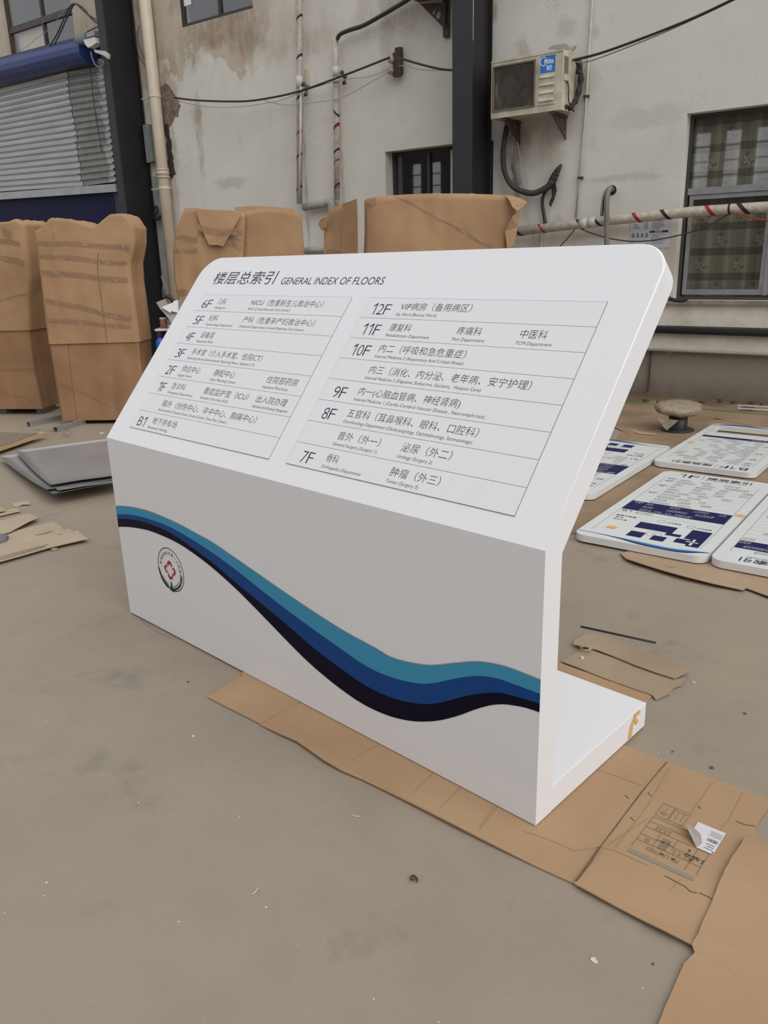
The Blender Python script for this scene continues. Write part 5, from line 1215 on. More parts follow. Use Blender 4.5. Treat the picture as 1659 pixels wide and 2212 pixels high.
mb.out('label_print', mat('label_ink', (.10, .10, .12), .6), t)

# left-hand scraps
def cs_(x, y): return (x/7.213, y/7.213+1060)
PALE = kraft_material('pale_dusty_cardboard', (.47, .38, .28), (.40, .315, .22))
S1, P = board('cardboard_scrap', 'largest torn cardboard scrap at the left edge with layered near border', [(190.6, 1163.3, .02), (176, 1153, .012), (165, 1144.6, .014), (160, 1149, .008), (149.7, 1142.5, .004), (137, 1143), (130, 1135.6, .006), (113.7, 1128), (97, 1130.7), (39, 1144.6), (0, 1156), (-90, 1180), (-160, 1260), (-60, 1232, .014), (0, 1213, .014), (104, 1183.4, .014)], .004, .004, PALE, jag=.003)
P2 = [fl(*q, .012) for q in ((104, 1176), (0, 1203), (-60, 1222))]
for k in range(4):
    mb = MB(); px_strip(mb, [(104-k*3, 1176+k*2.2, .0225), (0, 1203.5+k*2.6, .0225), (-60, 1221+k*2.8, .0225)], .0035, fl, Z_, .0015); mb.out('layer_edge', mat('layer_edge', (.52, .44, .33), .8) if k % 2 else CREASE, S1)
creases(S1, [[cs_(550, 690), cs_(640, 675), cs_(700, 668), cs_(760, 645), cs_(825, 632)], [cs_(910, 690), cs_(945, 675), cs_(960, 683)]], .0185, .006, 'tear')
board('cardboard_scrap', 'middle cardboard scrap at the left edge above the largest one', [(82, 1118, .016), (74, 1114, .01), (66.5, 1110, .006), (58, 1109), (0, 1125), (-60, 1138), (-50, 1170), (-20, 1162), (23, 1148, .004), (59.6, 1128, .014)], .014, .004, PALE, jag=.003)
board('cardboard_scrap', 'narrow cardboard scrap at the left edge above the middle one', [(0, 1114, .006), (43.7, 1104, .006), (40, 1101), (34.7, 1097.5, .004), (0, 1105.5), (-40, 1112), (-40, 1124)], .003, .004, PALE)
board('cardboard_scrap', 'small triangular cardboard scrap at the left edge, topmost', [(0, 1105, .008), (10.4, 1103, .008), (5.5, 1095.5, .006), (-10, 1097), (-25, 1106)], .012, .004, kraft_material('yellowish_card', (.47, .38, .22), (.4, .31, .18)))
board('paper_scrap', 'crumpled torn paper scrap on the floor near the steel sheets', [(28, 1094), (30, 1087, .006), (44, 1084, .01), (58, 1082.5, .02), (66.5, 1085.6, .02), (62, 1089, .01), (47, 1090, .006), (40, 1094)], .002, .003, PALE, jag=.004)
mb = MB(); mb.prism([fl(*q, .012) for q in ((-10, 1160), (8, 1158), (19, 1162), (14, 1170), (0, 1175), (-12, 1176))], (0, 0, .02)); 
tag(mb.out('grey_tile_scrap', mat('grey_scrap', (.20, .20, .20), .6, var=.4, vs=20)), 'dark grey scrap lying on the largest left cardboard', 'scrap')

# ---------------------------------------------------------------- steel sheets
def bent_sheet(name, label, cs4, th, m, sagu=0., sagv=0., n=14):
    """corners near-left, near-right, far-right, far-left as (px, py, z)"""
    A, B, D, E = [fl(*q) for q in cs4]; v_ = []; f_ = []
    for off in (0, -th):
        for j in range(n+1):
            for i in range(n+1):
                u, w_ = i/n, j/n; p = (A*(1-u)+B*u)*(1-w_)+(E*(1-u)+D*u)*w_
                p = p+Vector((0, 0, off-sagu*4*u*(1-u)*1-sagv*4*w_*(1-w_)+.004*noise.noise(Vector((u*2.3, w_*2.1, th*999)))))
                v_.append(p)
    N1 = (n+1)**2
    for j in range(n):
        for i in range(n):
            a = j*(n+1)+i; f_.append((a, a+1, a+n+2, a+n+1)); f_.append((a+N1, a+n+1+N1, a+n+2+N1, a+1+N1))
    def rim(l):
        for a, b in zip(l, l[1:]): f_.append((a, a+N1, b+N1, b))
    rim([i for i in range(n+1)][::-1]); rim([j*(n+1) for j in range(n+1)]); rim([n*(n+1)+i for i in range(n+1)]); rim([j*(n+1)+n for j in range(n+1)][::-1])
    o = link(name, v_, f_, m, None, True)
    return tag(o, label, 'metal sheet', 'galvanised sheets stacked on the floor')
bent_sheet('steel_sheet', 'top galvanised steel sheet of the low stack left of the stand', [(108.5, 1047, .135), (262, 1024, .13), (310, 938, .12), (34, 974, .105)], .0015, STEEL, .0, .02)
bent_sheet('steel_sheet', 'steel sheet second from top, showing its curved left corner', [(101, 1057, .115), (250, 1034, .11), (300, 950, .10), (-2, 986, .06)], .0015, STEEL, .0, .02)
bent_sheet('steel_sheet', 'steel sheet third from top, edge showing at the near side', [(125, 1059, .118), (255, 1040, .105), (292, 970, .085), (60, 985, .07)], .0015, STEEL, .0, .012)
bent_sheet('steel_sheet', 'lowest pale steel sheet with its corner nearest the camera', [(114, 1066.5, .10), (256, 1041, .095), (290, 985, .075), (20, 1004, .045)], .0015, mat('pale_steel', (.50, .52, .54), .35, .7), .0, .01)
mb = MB(); mb.prism([fl(*q, .0) for q in ((62, 1018), (150, 1022), (250, 1012), (270, 990), (120, 985), (60, 995))], (0, 0, .03)); tag(mb.out('wood_block', WOOD), 'low timber packing hidden under the steel sheets', 'wood')
# shallow joint lines cut in the concrete
mb = MB(); px_strip(mb, [(-30, 1153, .0002), (81, 1121, .0002), (160, 1098, .0002), (246, 1073, .0002)], .004, fl, Z_, .0006); tag(mb.out('floor_joint', mat('joint_shadow', (.20, .17, .135), .9)), kind='structure')
mb = MB(); px_strip(mb, [(1214, 1185, .0002), (1250, 1198, .0002), (1330, 1222, .0002), (1350, 1230, .0002)], .003, fl, Z_, .0006); tag(mb.out('floor_joint', mat('joint_pale', (.42, .37, .30), .9)), kind='structure')
# pallet frame with a glass or board sheet
t = thing('timber_frame', tuple(fl(30, 960, 0)), 'pine timber frame with a grey board, cut by the left edge', 'wood')
def beam(a, b, w_, h_, z, m, nm):
    A, B = fl(*a, z+h_), fl(*b, z+h_); d = B-A; d.z = 0; sd = d.normalized().cross(Z_)*w_; mb = MB(); mb.obox(A-Vector((0, 0, h_)), d, sd*-1, (0, 0, h_)); return mb.out(nm, m, t)
beam((-40, 980), (98, 934), .06, .035, .035, WOOD, 'beam')
beam((-60, 928), (66, 939), .05, .02, .045, WOOD, 'beam')
for (x, y) in ((44, 952), (92, 938)):
    mb = MB(); c_ = fl(x, y, .02); dd = (fl(98, 934)-fl(-40, 980)).normalized(); mb.obox(c_-dd*.05+Vector((0, 0, -.02)), dd*.10, dd.cross(Z_)*-.09, (0, 0, .034)); mb.out('block', WOOD, t)
mb = MB(); mb.prism([fl(*q, .072) for q in ((-80, 992), (40, 952), (84, 936), (60, 937), (-80, 927))], (0, 0, .006)); mb.out('grey_board', mat('grey_board', (.25, .21, .17), .3, var=.2), t)
# steel channel ends under the packages
def skid(label, a, b, s_=.055):
    A, B = fl(*a, s_), fl(*b, s_); d = B-A; d.z = 0; L1 = d.length; d.normalize(); sd = d.cross(Z_); mb = MB(); th = .004; A = A-Vector((0, 0, s_))
    mb.obox(A, d*L1, sd*-s_, (0, 0, th)); mb.obox(A+Vector((0, 0, s_-th)), d*L1, sd*-s_, (0, 0, th)); mb.obox(A+Vector((0, 0, th)), d*L1, sd*-th, (0, 0, s_-2*th)); mb.obox(A-sd*(s_-th)+Vector((0, 0, th)), d*L1, sd*-th, (0, 0, s_-2*th))
    return tag(mb.out('steel_tube', STEEL), label, 'metal tube', 'square steel tubes under the packages')
skid('square steel tube sticking out under the left kraft package', (64, 912), (150, 893))
skid('shorter square steel tube sticking out under the middle kraft package', (123, 923), (185, 905))
mb = MB(); c_ = fl(147, 944, .0); d_ = Vector((.8, -.5, 0)).normalized()
mb.lathe(c_+Vector((0, 0, .045)), d_, [(.028, -.05), (.043, .05), (.045, .052), (.043, .054), (.041, .05), (.026, -.048), (0, -.048)], 20); tag(mb.out('plastic_cup', CLEAR, None, True), 'clear plastic cup lying on its side by the short steel tube', 'cup')

# ================================================================ KRAFT PACKAGES
def package(label, P0, dr, left, right, top, z0, depth, lap=None, mtl=None, amp=.022, seed=0, tapes=(), tilt=0.):
    """left/right/top profiles are photo pixels on the vertical plane through P0 along dr"""
    dr = dr.normalized(); bk = Vector((-dr.y, dr.x, 0))
    if bk.dot(P0-C) < 0: bk = -bk
    Lp_ = sorted([(vpt(x, y, P0, dr)[1], vpt(x, y, P0, dr)[0]) for x, y in left]); Rp_ = sorted([(vpt(x, y, P0, dr)[1], vpt(x, y, P0, dr)[0]) for x, y in right])
    Tp = [vpt(x, y, P0, dr) for x, y in top]; a0, a1 = Tp[0][0], Tp[-1][0]
    Tp = [((a-a0)/(a1-a0), z) for a, z in Tp]
    root = thing('kraft_package', tuple(P0+dr*(a0+a1)/2+bk*depth/2)[:2]+(0,), label, 'package', 'kraft wrapped packages by the wall')
    def surf(u, side, t, zlo, outset):
        # side 0 front, 1 right, 2 back, 3 left ; u 0..1 along that side ; t 0..1 height
        uu = {0: u, 1: 1, 2: 1-u, 3: 0}[side]; dd = {0: 0, 1: u, 2: 1, 3: 1-u}[side]
        zt = interp(Tp, uu); z = zlo+(zt-zlo)*t
        la, ra = interp(Lp_, z), interp(Rp_, z); a = la+(ra-la)*uu
        p = P0+dr*a+bk*(dd*depth)+Vector((0, 0, z))-Vector((0, 0, P0.z))
        nrm = {0: -bk, 1: dr, 2: bk, 3: -dr}[side]
        q = p*2.1+Vector((seed*7.1, 0, 0)); 
        vd = noise.voronoi(Vector((p.x*1.9, p.y*1.9, p.z*1.5))+Vector((seed*3.3, 0, 0)))[0]; dsp = amp*(noise.noise(q*.7)*.55+.75*(vd[1]-vd[0])*(.4+noise.noise(q*.9))+1.0*abs(noise.noise(Vector((p.x*6, p.y*6, z*.7+seed))))+.10*noise.noise(q*5))
        edge = min(1, 6*min(uu, 1-uu)+.25) if side in (0, 2) else min(1, 6*min(dd, 1-dd)+.25)
        return p+nrm*(dsp*edge+outset*1.0)+Vector((0, 0, .0))
    def sleeve(nm, zlo, zhi_t, outset, cap, mm=None):
        NU, ND, NR = 34, 16, 40; per = [(i/NU, 0) for i in range(NU)]+[(i/ND, 1) for i in range(ND)]+[(i/NU, 2) for i in range(NU)]+[(i/ND, 3) for i in range(ND)]
        n = len(per); v_ = []; f_ = []
        for j in range(NR+1):
            t = zhi_t*j/NR
            for (u, s_) in per: v_.append(surf(u, s_, t, zlo, outset))
        for j in range(NR):
            for i in range(n):
                k = (i+1) % n; f_.append((j*n+i, j*n+k, (j+1)*n+k, (j+1)*n+i))
        if cap:
            base = NR*n; grid = [[0]*(ND+1) for _ in range(NU+1)]
            for iu in range(NU+1):
                for id_ in range(ND+1):
                    if id_ == 0: grid[iu][id_] = base+iu
                    elif iu == NU: grid[iu][id_] = base+NU+id_
                    elif id_ == ND: grid[iu][id_] = base+NU+ND+(NU-iu)
                    elif iu == 0: grid[iu][id_] = base+(2*NU+ND+(ND-id_)) % n
                    else:
                        p = v_[base+iu].lerp(v_[base+NU+ND+(NU-iu)], id_/ND)+Vector((0, 0, .015*noise.noise(Vector((iu*.35, id_*.4, seed)))))
                        v_.append(p); grid[iu][id_] = len(v_)-1
            for iu in range(NU):
                for id_ in range(ND): f_.append((grid[iu][id_], grid[iu+1][id_], grid[iu+1][id_+1], grid[iu][id_+1]))
        return link(nm, v_, f_, mm or mtl or KRAFT, root, True)
    zlo = z0
    if lap:
        zl = vpt(lap[0], lap[1], P0, dr)[1]; tm_ = (zl-zlo)/(interp(Tp, .5)-zlo)
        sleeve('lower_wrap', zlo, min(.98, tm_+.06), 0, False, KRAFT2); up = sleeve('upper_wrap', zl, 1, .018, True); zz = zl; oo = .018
    else: up = sleeve('wrap', zlo, 1, 0, True); zz = zlo; oo = 0
    core = MB(); la, ra = interp(Lp_, z0+.1), interp(Rp_, z0+.1)
    for k in (.12, .8):
        c_ = P0+dr*(la+(ra-la)*k)+bk*.12; c_.z = 0; core.obox(c_, dr*.08, bk*max(.1, depth-.25), (0, 0, z0+.05))
    core.out('skid_foot', mat('skid_grey', (.30, .30, .30), .6), root)
    # adhesive tape bands
    for (side, pa, pb, wd) in tapes:
        mb = MB(); NN = 22; rows = []
        for i in range(NN+1):
            f_ = i/NN
            if side == 0:
                x = pa[0]+(pb[0]-pa[0])*f_; y = pa[1]+(pb[1]-pa[1])*f_+1.2*math.sin(f_*9+seed)
                a, z = vpt(x, y, P0, dr)
            la, ra = interp(Lp_, z), interp(Rp_, z); u = max(0, min(1, (a-la)/(ra-la))); zt = interp(Tp, u)
            def PP(z_): 
                base_ = zz if z_ > zz else z0
                o_ = oo if z_ > zz else 0
                return surf(u, 0, max(0, min(1, (z_-base_)/(zt-base_))), base_, o_+.004)
            rows.append((PP(z-wd/2), PP(z+wd/2)))
        for (a, b), (c_, d_) in zip(rows, rows[1:]): mb.quad(a, c_, d_, b)
        mb.out('tape_band', TAPE, root, True)
    return root, surf
# middle package (B)
PB = fl(135, 918, 0); PBd = fl(315, 914, 0)-PB
DB = PBd.normalized()
RB_, SB_ = package('tall kraft paper package with two humps on top, left of the stand', PB, DB, [(77, 500), (90, 600), (107, 740), (120, 830), (135, 916)], [(285, 480), (287, 525), (278, 570), (281, 610), (292, 680), (300, 744), (310, 850), (316, 914)],
        [(77, 500), (92, 492), (113, 470), (140, 474), (165, 477), (190, 486), (208, 490), (222, 477), (240, 463), (262, 461), (275, 468), (287, 490)], .045, .42, lap=(200, 741), seed=1,
        tapes=[(0, (80, 524), (282, 534), .05), (0, (86, 552), (276, 570), .05), (0, (92, 588), (278, 606), .06), (0, (100, 648), (285, 690), .06), (0, (104, 690), (283, 706), .05), (0, (124, 824), (262, 886), .02), (0, (112, 480), (120, 512), .1), (0, (262, 532), (282, 540), .05)])
zlB = vpt(200, 741, PB, DB)[1]
mb = MB(); mb.tube([SB_(.655, 0, t_/30, zlB, .0195) for t_ in range(0, 24)], .0035, 5); mb.out('paper_seam', mat('kraft_shadow', (.20, .12, .065), .9), RB_)
mb = MB(); mb.tube([SB_(.18+.002*t_, 0, .98*t_/30, .045, .001) for t_ in range(0, 31)], .0035, 5); mb.out('paper_seam', MC['kraft_shadow'], RB_)
# left package (A)
PA = fl(0, 896, 0); DA = (fl(95, 896, 0)-PA).normalized()
package('tall kraft paper package cut by the left edge', PA, DA, [(-60, 480), (-40, 700), (-30, 892)], [(49, 482), (56, 540), (64, 602), (60, 640), (62, 714), (74, 800), (92, 893)],
        [(-60, 482), (0, 480), (22, 479), (34, 474), (49, 483)], .07, .55, lap=(30, 714), seed=4,
        tapes=[(0, (-20, 515), (46, 528), .06), (0, (-20, 548), (56, 570), .07), (0, (-20, 652), (60, 635), .02), (0, (-20, 840), (70, 866), .02), (0, (-20, 795), (76, 800), .04), (0, (8, 500), (30, 512), .1)])
# back left package (C)
PC = fl(500, 456, 2.2); PC = Vector((PC.x, PC.y, 0)); DC = Vector((.74, .66, 0))
TC_, SC_ = package('kraft paper package with a folded flap on top, behind the left end of the stand', PC, DC, [(399, 450), (380, 500), (374, 545), (376, 600), (386, 650), (388, 740), (392, 900)], [(527, 458), (526, 520), (524, 560), (524, 800)],
        [(399, 451), (413, 449), (425, 450), (438, 453), (470, 454), (500, 455), (527, 459)], .06, .17, seed=8,
        tapes=[(0, (376, 510), (428, 520), .06), (0, (374, 542), (428, 542), .05), (0, (428, 500), (524, 510), .10), (0, (384, 632), (430, 632), .07), (0, (495, 525), (522, 538), .05)])
# trapezoid flap
def on_plane(P0, dr, x, y, o_):
    dr = dr.normalized(); a, z = vpt(x, y, P0, dr); bk = Vector((-dr.y, dr.x, 0)); bk = bk if bk.dot(P0-C) > 0 else -bk
    return Vector((P0.x, P0.y, 0))+dr*a-bk*o_+Vector((0, 0, z)), -bk
mb = MB(); pl_pts = [(424, 452, .05), (434, 480, .06), (448, 515, .07), (455, 529, .07), (470, 529, .075), (486, 532, .075), (498, 510, .07), (512, 485, .06), (524, 462, .05), (500, 456, .05), (460, 455, .05)]
pp = [on_plane(PC, DC, *q)[0] for q in pl_pts]; nb_ = on_plane(PC, DC, 450, 500, 0)[1]
mb.prism(pp, nb_*.006); mb.out('folded_flap', KRAFT, TC_)
mb = MB(); px_ = [(432, 490, .085), (470, 500, .09), (515, 500, .08)]
q1 = [on_plane(PC, DC, x, y-6, o_)[0] for x, y, o_ in px_]; q2 = [on_plane(PC, DC, x, y+8, o_)[0] for x, y, o_ in px_]
for i in range(2): mb.quad(q2[i], q2[i+1], q1[i+1], q1[i])
mb.out('tape_band', TAPE, TC_)
# back middle package (C2)
PC2 = PC+DC.normalized()*0.0; a_, _z = vpt(530, 458, PC, DC.normalized()); PC2 = PC+DC.normalized()*a_+Vector((-DC.y, DC.x, 0)).normalized()*.20
DC2 = Vector((.42, .90, 0))
package('kraft paper package with a smooth broad side, right of the flapped one', PC2, DC2, [(527, 460), (524, 560), (523, 800)], [(652, 470), (655, 520), (658, 552), (662, 800)],
        [(527, 459), (545, 453), (580, 450), (610, 452), (640, 459), (652, 463)], .06, .35, seed=12, amp=.018)
pb_, n2 = on_plane(PC2, DC2, 524, 441, -.5); 
mb = MB(); mb.prism((lambda Q: Q+[Vector((Q[-1].x, Q[-1].y, .002)), Vector((Q[0].x, Q[0].y, .002))])([on_plane(PC2, DC2, x, y, -.40)[0] for x, y in ((524, 442), (560, 440), (600, 441), (656, 446))]), n2*-.02)
lowz = [Vector((v.x, v.y, 0)) for v in ()]
tag(mb.out('standing_cardboard', CARD), 'flat cardboard panel standing up behind the smooth kraft package', 'cardboard')
# right package (D)
PD = fl(950, 421, 2.2); PD = Vector((PD.x, PD.y, 0)); DD = Vector((.85, .53, 0))
TD, SD_ = package('wide kraft paper package lit on its broad face behind the stand', PD, DD, [(787, 432), (788, 500), (786, 560), (780, 800)], [(1118, 430), (1113, 470), (1095, 520), (1090, 560), (1090, 800)],
        [(787, 433), (800, 427), (830, 423), (880, 420), (920, 418), (1000, 418), (1060, 420), (1100, 422), (1118, 430)], .06, .5, seed=15,
        tapes=[(0, (790, 444), (812, 434), .09), (0, (856, 424), (985, 492), .02), (0, (985, 492), (1062, 535), .03), (0, (788, 470), (795, 440), .05)])
mb = MB(); nb_ = on_plane(PD, DD, 1000, 450, 0)[1]
pp = [on_plane(PD, DD, *q)[0] for q in ((1092, 421, .02), (1100, 432, .05), (1108, 448, .09), (1118, 457, .10), (1130, 449, .07), (1140, 438, .05), (1128, 430, .03), (1110, 424, .01))]
mb.prism(pp, nb_*.01); mb.out('folded_ear', KRAFT, TD)
mb = MB(); pp = [on_plane(PD, DD, *q)[0] for q in ((1092, 500, .05), (1107, 470, .09), (1122, 452, .03), (1119, 490, .0), (1110, 530, .0), (1096, 540, .03))]
mb.prism(pp, nb_*.01); mb.out('folded_side', KRAFT, TD)
# narrow folded package (D1)
a_, _z = vpt(745, 450, PD, DD.normalized()); PE = PD+DD.normalized()*a_; PE -= Vector((-DD.y, DD.x, 0)).normalized()*-.05
DE = Vector((.93, .1, 0))
package('narrow kraft package with dark folded flaps left of the wide one', PE, DE, [(700, 490), (697, 478), (700, 545), (702, 800)], [(752, 445), (750, 500), (748, 560), (748, 800)],
        [(699, 478), (703, 468), (715, 455), (735, 443), (752, 437)], .06, .14, seed=21, amp=.02, tapes=[(0, (706, 542), (740, 548), .05)])
PG = PE+Vector((DE.x, DE.y, 0)).normalized()*.05
mb = MB(); nb_ = on_plane(PE, DE, 760, 480, 0)[1]
mb.prism([on_plane(PE, DE, *q)[0] for q in ((748, 448, .05), (752, 440, .06), (768, 437, .08), (786, 430, .10), (788, 470, .10), (785, 552, .08), (748, 552, .06), (750, 500, .05))], nb_*.012)
tag(mb.out('folded_flap_board', KRAFT), 'dark folded kraft flap standing between the narrow and wide packages', 'cardboard')
mb = MB(); mb.prism([on_plane(PE, DE, *q)[0] for q in ((693, 484, .02), (700, 474, .03), (712, 470, .03), (710, 492, .03), (700, 497, .02))], nb_*.02)
tag(mb.out('kraft_fold', KRAFT), 'small crumpled kraft fold on the left corner of the narrow package', 'cardboard')
# corrugated sheet behind
bkE = -on_plane(PE, DE, 740, 440, 0)[1]
mb = MB(); sp = [on_plane(PE, DE, x, y, -.62)[0] for x, y in ((712, 434), (735, 434), (775, 437))]; sp += [Vector((sp[2].x, sp[2].y, .002)), Vector((sp[0].x, sp[0].y, .002))]
mb.prism(sp, bkE*.02); o_ = mb.out('corrugated_cardboard', CARDG); tag(o_, 'corrugated cardboard sheet standing behind the narrow kraft package', 'cardboard')
mb = MB(); L0, L1_ = sp[0], sp[2]
for i in range(26):
    p = L0.lerp(L1_, (i+.5)/26); p = p-bkE*.002; mb.tube([p, p-Vector((0, 0, .35))], .004, 4)
q_ = mb.out('cardboard_flutes', CARDG, o_); q_['kind'] = 'stuff'
# supports so that back boards stand on the floor
for nm_, pts_, bk_ in (('cardboard_panel', None, None),): pass

# ---------------------------------------------------------------- cluttered trolley between the packages
CD = 8.6
def cp_(x, y, d=CD): return dp(x, y, d)
rt = RT.copy(); rt.z = 0; rt.normalize(); fwd = FW.copy(); fwd.z = 0; fwd.normalize()
sh0 = cp_(338, 711); 
t = thing('work_shelf', (sh0.x, sh0.y, 0), 'small work shelf cluttered with things between two kraft packages', 'shelf')
zS = sh0.z
def cbox(mb, c_, w_, d_, h_): mb.obox(c_, rt*w_, fwd*d_, (0, 0, h_))
mb = MB(); cbox(mb, Vector((sh0.x, sh0.y, zS-.02))-rt*.02, .67, .5, .02); mb.out('shelf_board', mat('shelf_white', (.6, .6, .58), .5), t)
for k in (0, .6):
    for j in (0, .45):
        mb = MB(); cbox(mb, Vector((sh0.x, sh0.y, 0))+rt*k+fwd*j, .04, .04, zS-.02); mb.out('leg', BLACK, t)
mb = MB(); cbox(mb, Vector((sh0.x, sh0.y, .15))+rt*.03+fwd*.47, .56, .02, zS-.2); mb.out('back_board', BLACK, t)
mb = MB(); c_ = cp_(347, 708)+fwd*.15; c_.z = zS
mb.lathe(c_, Z_, [(0, 0), (.035, 0), (.04, .02), (.04, .085), (.036, .09), (.03, .09), (0, .09)], 16); o = mb.out('plastic_jar', mat('jar_orange', (.45, .22, .12), .3, var=.6, vs=30), None, True); tag(o, 'small orange-and-white jar on the white shelf board', 'jar')
mb = MB(); mb.lathe(c_+Vector((0, 0, .0905)), Z_, [(0, 0), (.042, 0), (.042, .02), (0, .02)], 16); tag(mb.out('jar_lid', mat('lid_white', (.7, .68, .64), .4), None, True), 'white lid resting on the orange jar', 'lid')
# tilted white machine housing
A = cp_(345, 664, CD-.1); 
t2 = thing('tilted_housing', (A.x, A.y, zS), 'tilted white equipment housing standing on the cluttered shelf', 'box')
hs = [cp_(x, y, CD-.1) for x, y in ((344, 665), (352, 661), (364, 657), (385, 649), (392, 700), (372, 702), (366, 690), (352, 674))]
mb = MB(); mb.prism(hs, fwd*.25); mb.out('housing', mat('housing_grey', srgb(165, 168, 165), .5, var=.15), t2)
mb = MB(); mb.prism([cp_(x, y, CD-.14) for x, y in ((349, 664), (366, 656), (372, 655), (376, 650), (384, 648), (385, 676), (370, 672), (368, 676))], fwd*.03); mb.out('white_cover', mat('cover_white', (.66, .66, .63), .5), t2)
mb = MB(); mb.prism([cp_(x, y, CD-.05) for x, y in ((337, 653), (356, 646), (361, 658), (344, 664))], fwd*.12); tag(mb.out('pinkish_box', mat('dull_pink', srgb(150, 138, 136), .6)), 'dull pinkish box behind the tilted housing', 'box')
mb = MB(); mb.tube(spline([cp_(351, 642, CD), cp_(360, 640, CD), cp_(370, 645, CD), cp_(377, 654, CD)]), .022, 7); tag(mb.out('hose_loop', BLACK, None, True), 'thick black hose arching over the tilted housing', 'hose')
mb = MB(); mb.tube(spline([cp_(350, 622, CD), cp_(356, 630, CD), cp_(360, 642, CD), cp_(362, 656, CD)]), .006, 5); mb.tube(spline([cp_(352, 618, CD), cp_(351, 630, CD), cp_(355, 645, CD)]), .006, 5); tag(mb.out('loose_wires', BLK2), 'tangle of loose black wires above the tilted housing', 'wire')
mb = MB(); mb.prism([cp_(x, y, CD+.1) for x, y in ((347, 596), (352, 597), (361, 618), (362, 622), (357, 622), (350, 606))], fwd*.03); mb.tube([cp_(360, 620, CD+.1), cp_(362, 690, CD+.1)], .012, 6); tag(mb.out('wooden_handle', mat('worn_wood', srgb(112, 98, 82), .7)), 'worn wooden tool handle leaning beside the cream downpipe', 'tool')
mb = MB(); c_ = cp_(346, 738); mb.lathe(Vector((c_.x, c_.y, max(.02, c_.z-.2))), Z_, [(0, 0), (.05, 0), (.05, .2), (.03, .23), (.02, .24), (0, .24)], 14); tag(mb.out('blue_bottle', mat('blue_plastic', srgb(30, 80, 170), .35), None, True), 'blue plastic bottle below the white shelf board', 'bottle')

# ================================================================ THINGS NEAR THE WALL AT RIGHT
bc = fl(1463, 928, .01)
t = thing('wrapped_bollard', (bc.x, bc.y, .009), 'round black stand with a plastic-wrapped top near the wall', 'stand')
mb = MB(); mb.lathe(Vector((bc.x, bc.y, .009)), Z_, [(0, 0), (.155, 0), (.155, .008), (.14, .014), (0, .014)], 32); mb.out('base_disc', mat('black_metal', (.03, .03, .032), .4), t, True)
mb = MB(); mb.lathe(Vector((bc.x, bc.y, .021)), Z_, [(.088, 0), (.088, .17), (0, .17)], 24); mb.out('column', MC['black_metal'], t, True)
mb = MB(); v_ = []; f_ = []; nu, nv2 = 40, 12
for j in range(nv2+1):
    ph = math.pi*j/nv2
    for i in range(nu):
        a = 2*math.pi*i/nu; r_ = .215*math.sin(ph)**.6 if 0 < j < nv2 else .001; z = .06*math.cos(ph)
        q = Vector((math.cos(a)*r_*4, math.sin(a)*r_*4, z*6)); k = 1+.16*noise.noise(q*1.6)+.07*(1-2*abs(noise.noise(q*4)))
        hang = -.045*max(0, noise.noise(Vector((a*1.6, 3, 1))))*(1 if ph > 1.6 else 0)
        v_.append(Vector((bc.x+math.cos(a)*r_*k, bc.y+math.sin(a)*r_*k, .22+z*k+hang)))
for j in range(nv2):
    for i in range(nu): k = (i+1) % nu; f_.append((j*nu+i, (j+1)*nu+i, (j+1)*nu+k, j*nu+k))
link('plastic_cover', v_, f_, mat('dusty_plastic', srgb(165, 150, 125), .3, var=.35, vs=14, bump=.6, bs=35), t, True)
mb = MB(); q = [fl(1432, 895, .0)]
pd = Vector((bc.x, bc.y, 0))-fwd*.14
pv = lambda x, y: pd+rt*vpt(x, y, pd, rt)[0]+Vector((0, 0, vpt(x, y, pd, rt)[1]))
mb.prism([pv(*q) for q in ((1420, 903), (1440, 905), (1466, 908), (1455, 918), (1441, 929), (1434, 924), (1428, 914))], fwd*.004); mb.out('loose_flap', MC['dusty_plastic'], t)
mb = MB(); mb.tube(spline([fl(*q, .012) for q in ((1330, 869), (1356, 871.5), (1400, 873), (1445, 874), (1509, 882), (1580, 889), (1659, 896), (1720, 903))]), .006, 6); tag(mb.out('green_cable', mat('green_cable', srgb(60, 130, 60), .5), None, True), 'thin green cable lying on the floor along the wall', 'cable')
for (dy, lb) in ((0, 'upper of two thin white trim strips near the wall foot'), (6, 'lower of two thin white trim strips near the wall foot')):
    a, b = fl(1594, 874+dy, .04), fl(1720, 880+dy*1.2, .04); d = b-a; mb = MB(); mb.obox(a-Vector((0, 0, .012)), d, d.normalized().cross(Z_)*.03, (0, 0, .012)); tag(mb.out('trim_strip', WPVC), lb, 'strip')
mb = MB(); a = fl(1598, 886, .0); mb.box(a.x, a.y, .001, a.x+.12, a.y+.09, .03); a = fl(1700, 892, 0); mb.box(a.x, a.y, .001, a.x+.1, a.y+.12, .03); tag(mb.out('dark_block', BLACK), 'dark blocks propping up the white trim strips', 'block')
rnd = random.Random(11)
for i in range(9):
    x = 1395+i*32+rnd.uniform(-8, 8); y = 866+i*.9+rnd.uniform(-3, 4); c_ = fl(x, y, .010); mb = MB()
    pts = [c_+Vector((math.cos(a)*rnd.uniform(.01, .045), math.sin(a)*rnd.uniform(.01, .03), 0)) for a in [k*1.05 for k in range(6)]]
    mb.prism(pts, (0, 0, rnd.uniform(.01, .03))); tag(mb.out('rubble_bit', mat('rubble_dark', (.09, .065, .045), .9)), ('small dark rubble bit at the foot of the back wall, '+('nearest the stand', 'second from the stand', 'third from the stand', 'fourth from the stand', 'middle of the row', 'fourth from the right edge', 'third from the right edge', 'second from the right edge', 'nearest the right edge')[i]), 'debris', 'rubble along the wall foot')
# black rod on the floor
mb = MB(); mb.tube([fl(1255, 1353, .005), fl(1417, 1388, .005)], .0042, 6); tag(mb.out('black_rod', BLK2, None, True), 'thin black rod lying on the floor behind the corrugated cardboard', 'rod')

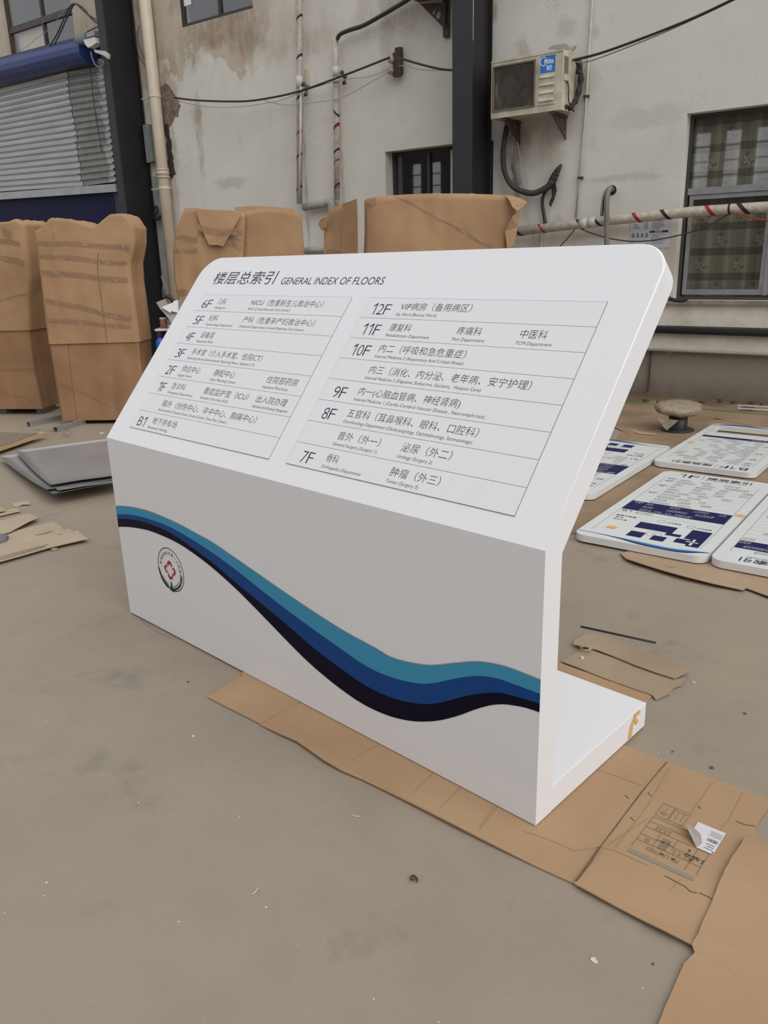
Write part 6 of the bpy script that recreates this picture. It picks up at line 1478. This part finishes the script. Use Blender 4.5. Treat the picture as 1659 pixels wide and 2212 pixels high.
# ---------------------------------------------------------------- little litter on the floor
def chip(name, label, x, y, r_, m, n=6, h=.004, st=1., seed=0, cat='debris'):
    rr = random.Random(seed); c_ = fl(x, y, 0); mb = MB()
    mb.prism([c_+Vector((math.cos(k*2*math.pi/n)*r_*st*rr.uniform(.6, 1.2), math.sin(k*2*math.pi/n)*r_*rr.uniform(.6, 1.2), .0003)) for k in range(n)], (0, 0, h)); return tag(mb.out(name, m), label, cat)
mb = MB(); c_ = fl(893, 1900, .004); mb.tube([c_+Vector((math.cos(a*.5)*(.012-.0004*a), math.sin(a*.5)*(.012-.0004*a), .0012*a*.5)) for a in range(24)], .0022, 5); tag(mb.out('plastic_coil', mat('dark_green', (.03, .045, .03), .5), None, True), 'small dark green plastic coil on the open floor', 'debris')
WCH = mat('white_chip', (.62, .58, .52), .8)
chip('plaster_chip', 'white chip on the floor near the bottom right', 1283, 2076, .009, WCH, 7, .003, 1.1, 2)
mb = MB(); mb.tube(spline([fl(545, 1932, .002), fl(552, 1926, .004), fl(558, 1917, .002)]), .0016, 5); tag(mb.out('white_shaving', WCH), 'curled white shaving on the open floor at lower left', 'debris')
mb = MB(); mb.tube(spline([fl(759, 1759, .002), fl(768, 1763, .002), fl(777, 1763, .002)]), .0014, 5); tag(mb.out('white_shaving', WCH), 'thin white shaving on the floor in the middle', 'debris')
chip('dark_chip', 'small dark chip on the floor left of the bottom right cardboard', 1411, 2083, .005, CREASE, 5, .003, .6, 4)
chip('brown_chip', 'brown cardboard crumb below the left scraps', 116, 1189, .02, CARD, 8, .012, 1.2, 5)
chip('dark_chip', 'small dark flake on the floor right of the stand base', 1537, 1659, .008, CREASE, 5, .004, 1, 6)
chip('dark_chip', 'dark fragment on the floor at the right, above the flattened carton', 1609, 1542, .008, CREASE, 5, .003, 1, 7)
chip('dark_chip', 'thin dark splinter on the floor right of the plinth', 1453, 1624, .010, CREASE, 5, .002, .3, 8)
chip('plaster_chip', 'pale flake on the floor right of the corrugated cardboard', 1499, 1475, .012, mat('beige_chip', (.45, .39, .31), .8), 6, .003, .7, 9)
chip('plaster_chip', 'white flake between the kraft package and the stand', 220, 936, .03, WCH, 6, .004, 1, 10)
chip('dark_chip', 'dark seed-like chip left of the small cardboard square', 407, 1473, .006, CREASE, 5, .003, 1, 12)
chip('amber_crumb', 'amber crumb at the corner of the small cardboard square', 527, 1460, .012, mat('amber', (.5, .28, .08), .5), 7, .012, 1, 13)
chip('white_crumb', 'white crumb on the lower corrugated piece', 1257, 1428, .008, WCH, 6, .02, 1, 14)
chip('plaster_chip', 'white curl on the floor left of the cardboard strip', 418, 1591, .006, WCH, 6, .003, 1, 15)
rnd = random.Random(21); mb = MB()
for i in range(240):
    x, y = rnd.uniform(-1, 3.6), rnd.uniform(-1.6, 2.2)
    if -.05 < x < 2.5 and -.35 < y < .8: continue
    r_ = rnd.uniform(.0012, .0035); c_ = Vector((x, y, .0003)); n = 5; a0 = rnd.uniform(0, 6)
    mb.prism([c_+Vector((math.cos(a0+k*1.256)*r_*rnd.uniform(.5, 1.6), math.sin(a0+k*1.256)*r_, 0)) for k in range(n)], (0, 0, .0008))
tag(mb.out('floor_grit', WCH), 'fine pale grit scattered over the concrete floor', 'grit', kind='stuff')
# thin cable lying along the foot of the stand
mb = MB(); mb.tube(spline([fl(300, 1335, .003), fl(318, 1350, .003), (fl(345, 1366, .003)), fl(372, 1378, .003)]), .0016, 5); tag(mb.out('thin_wire', GREYC, None, True), 'thin grey wire on the floor along the left foot of the stand', 'wire')
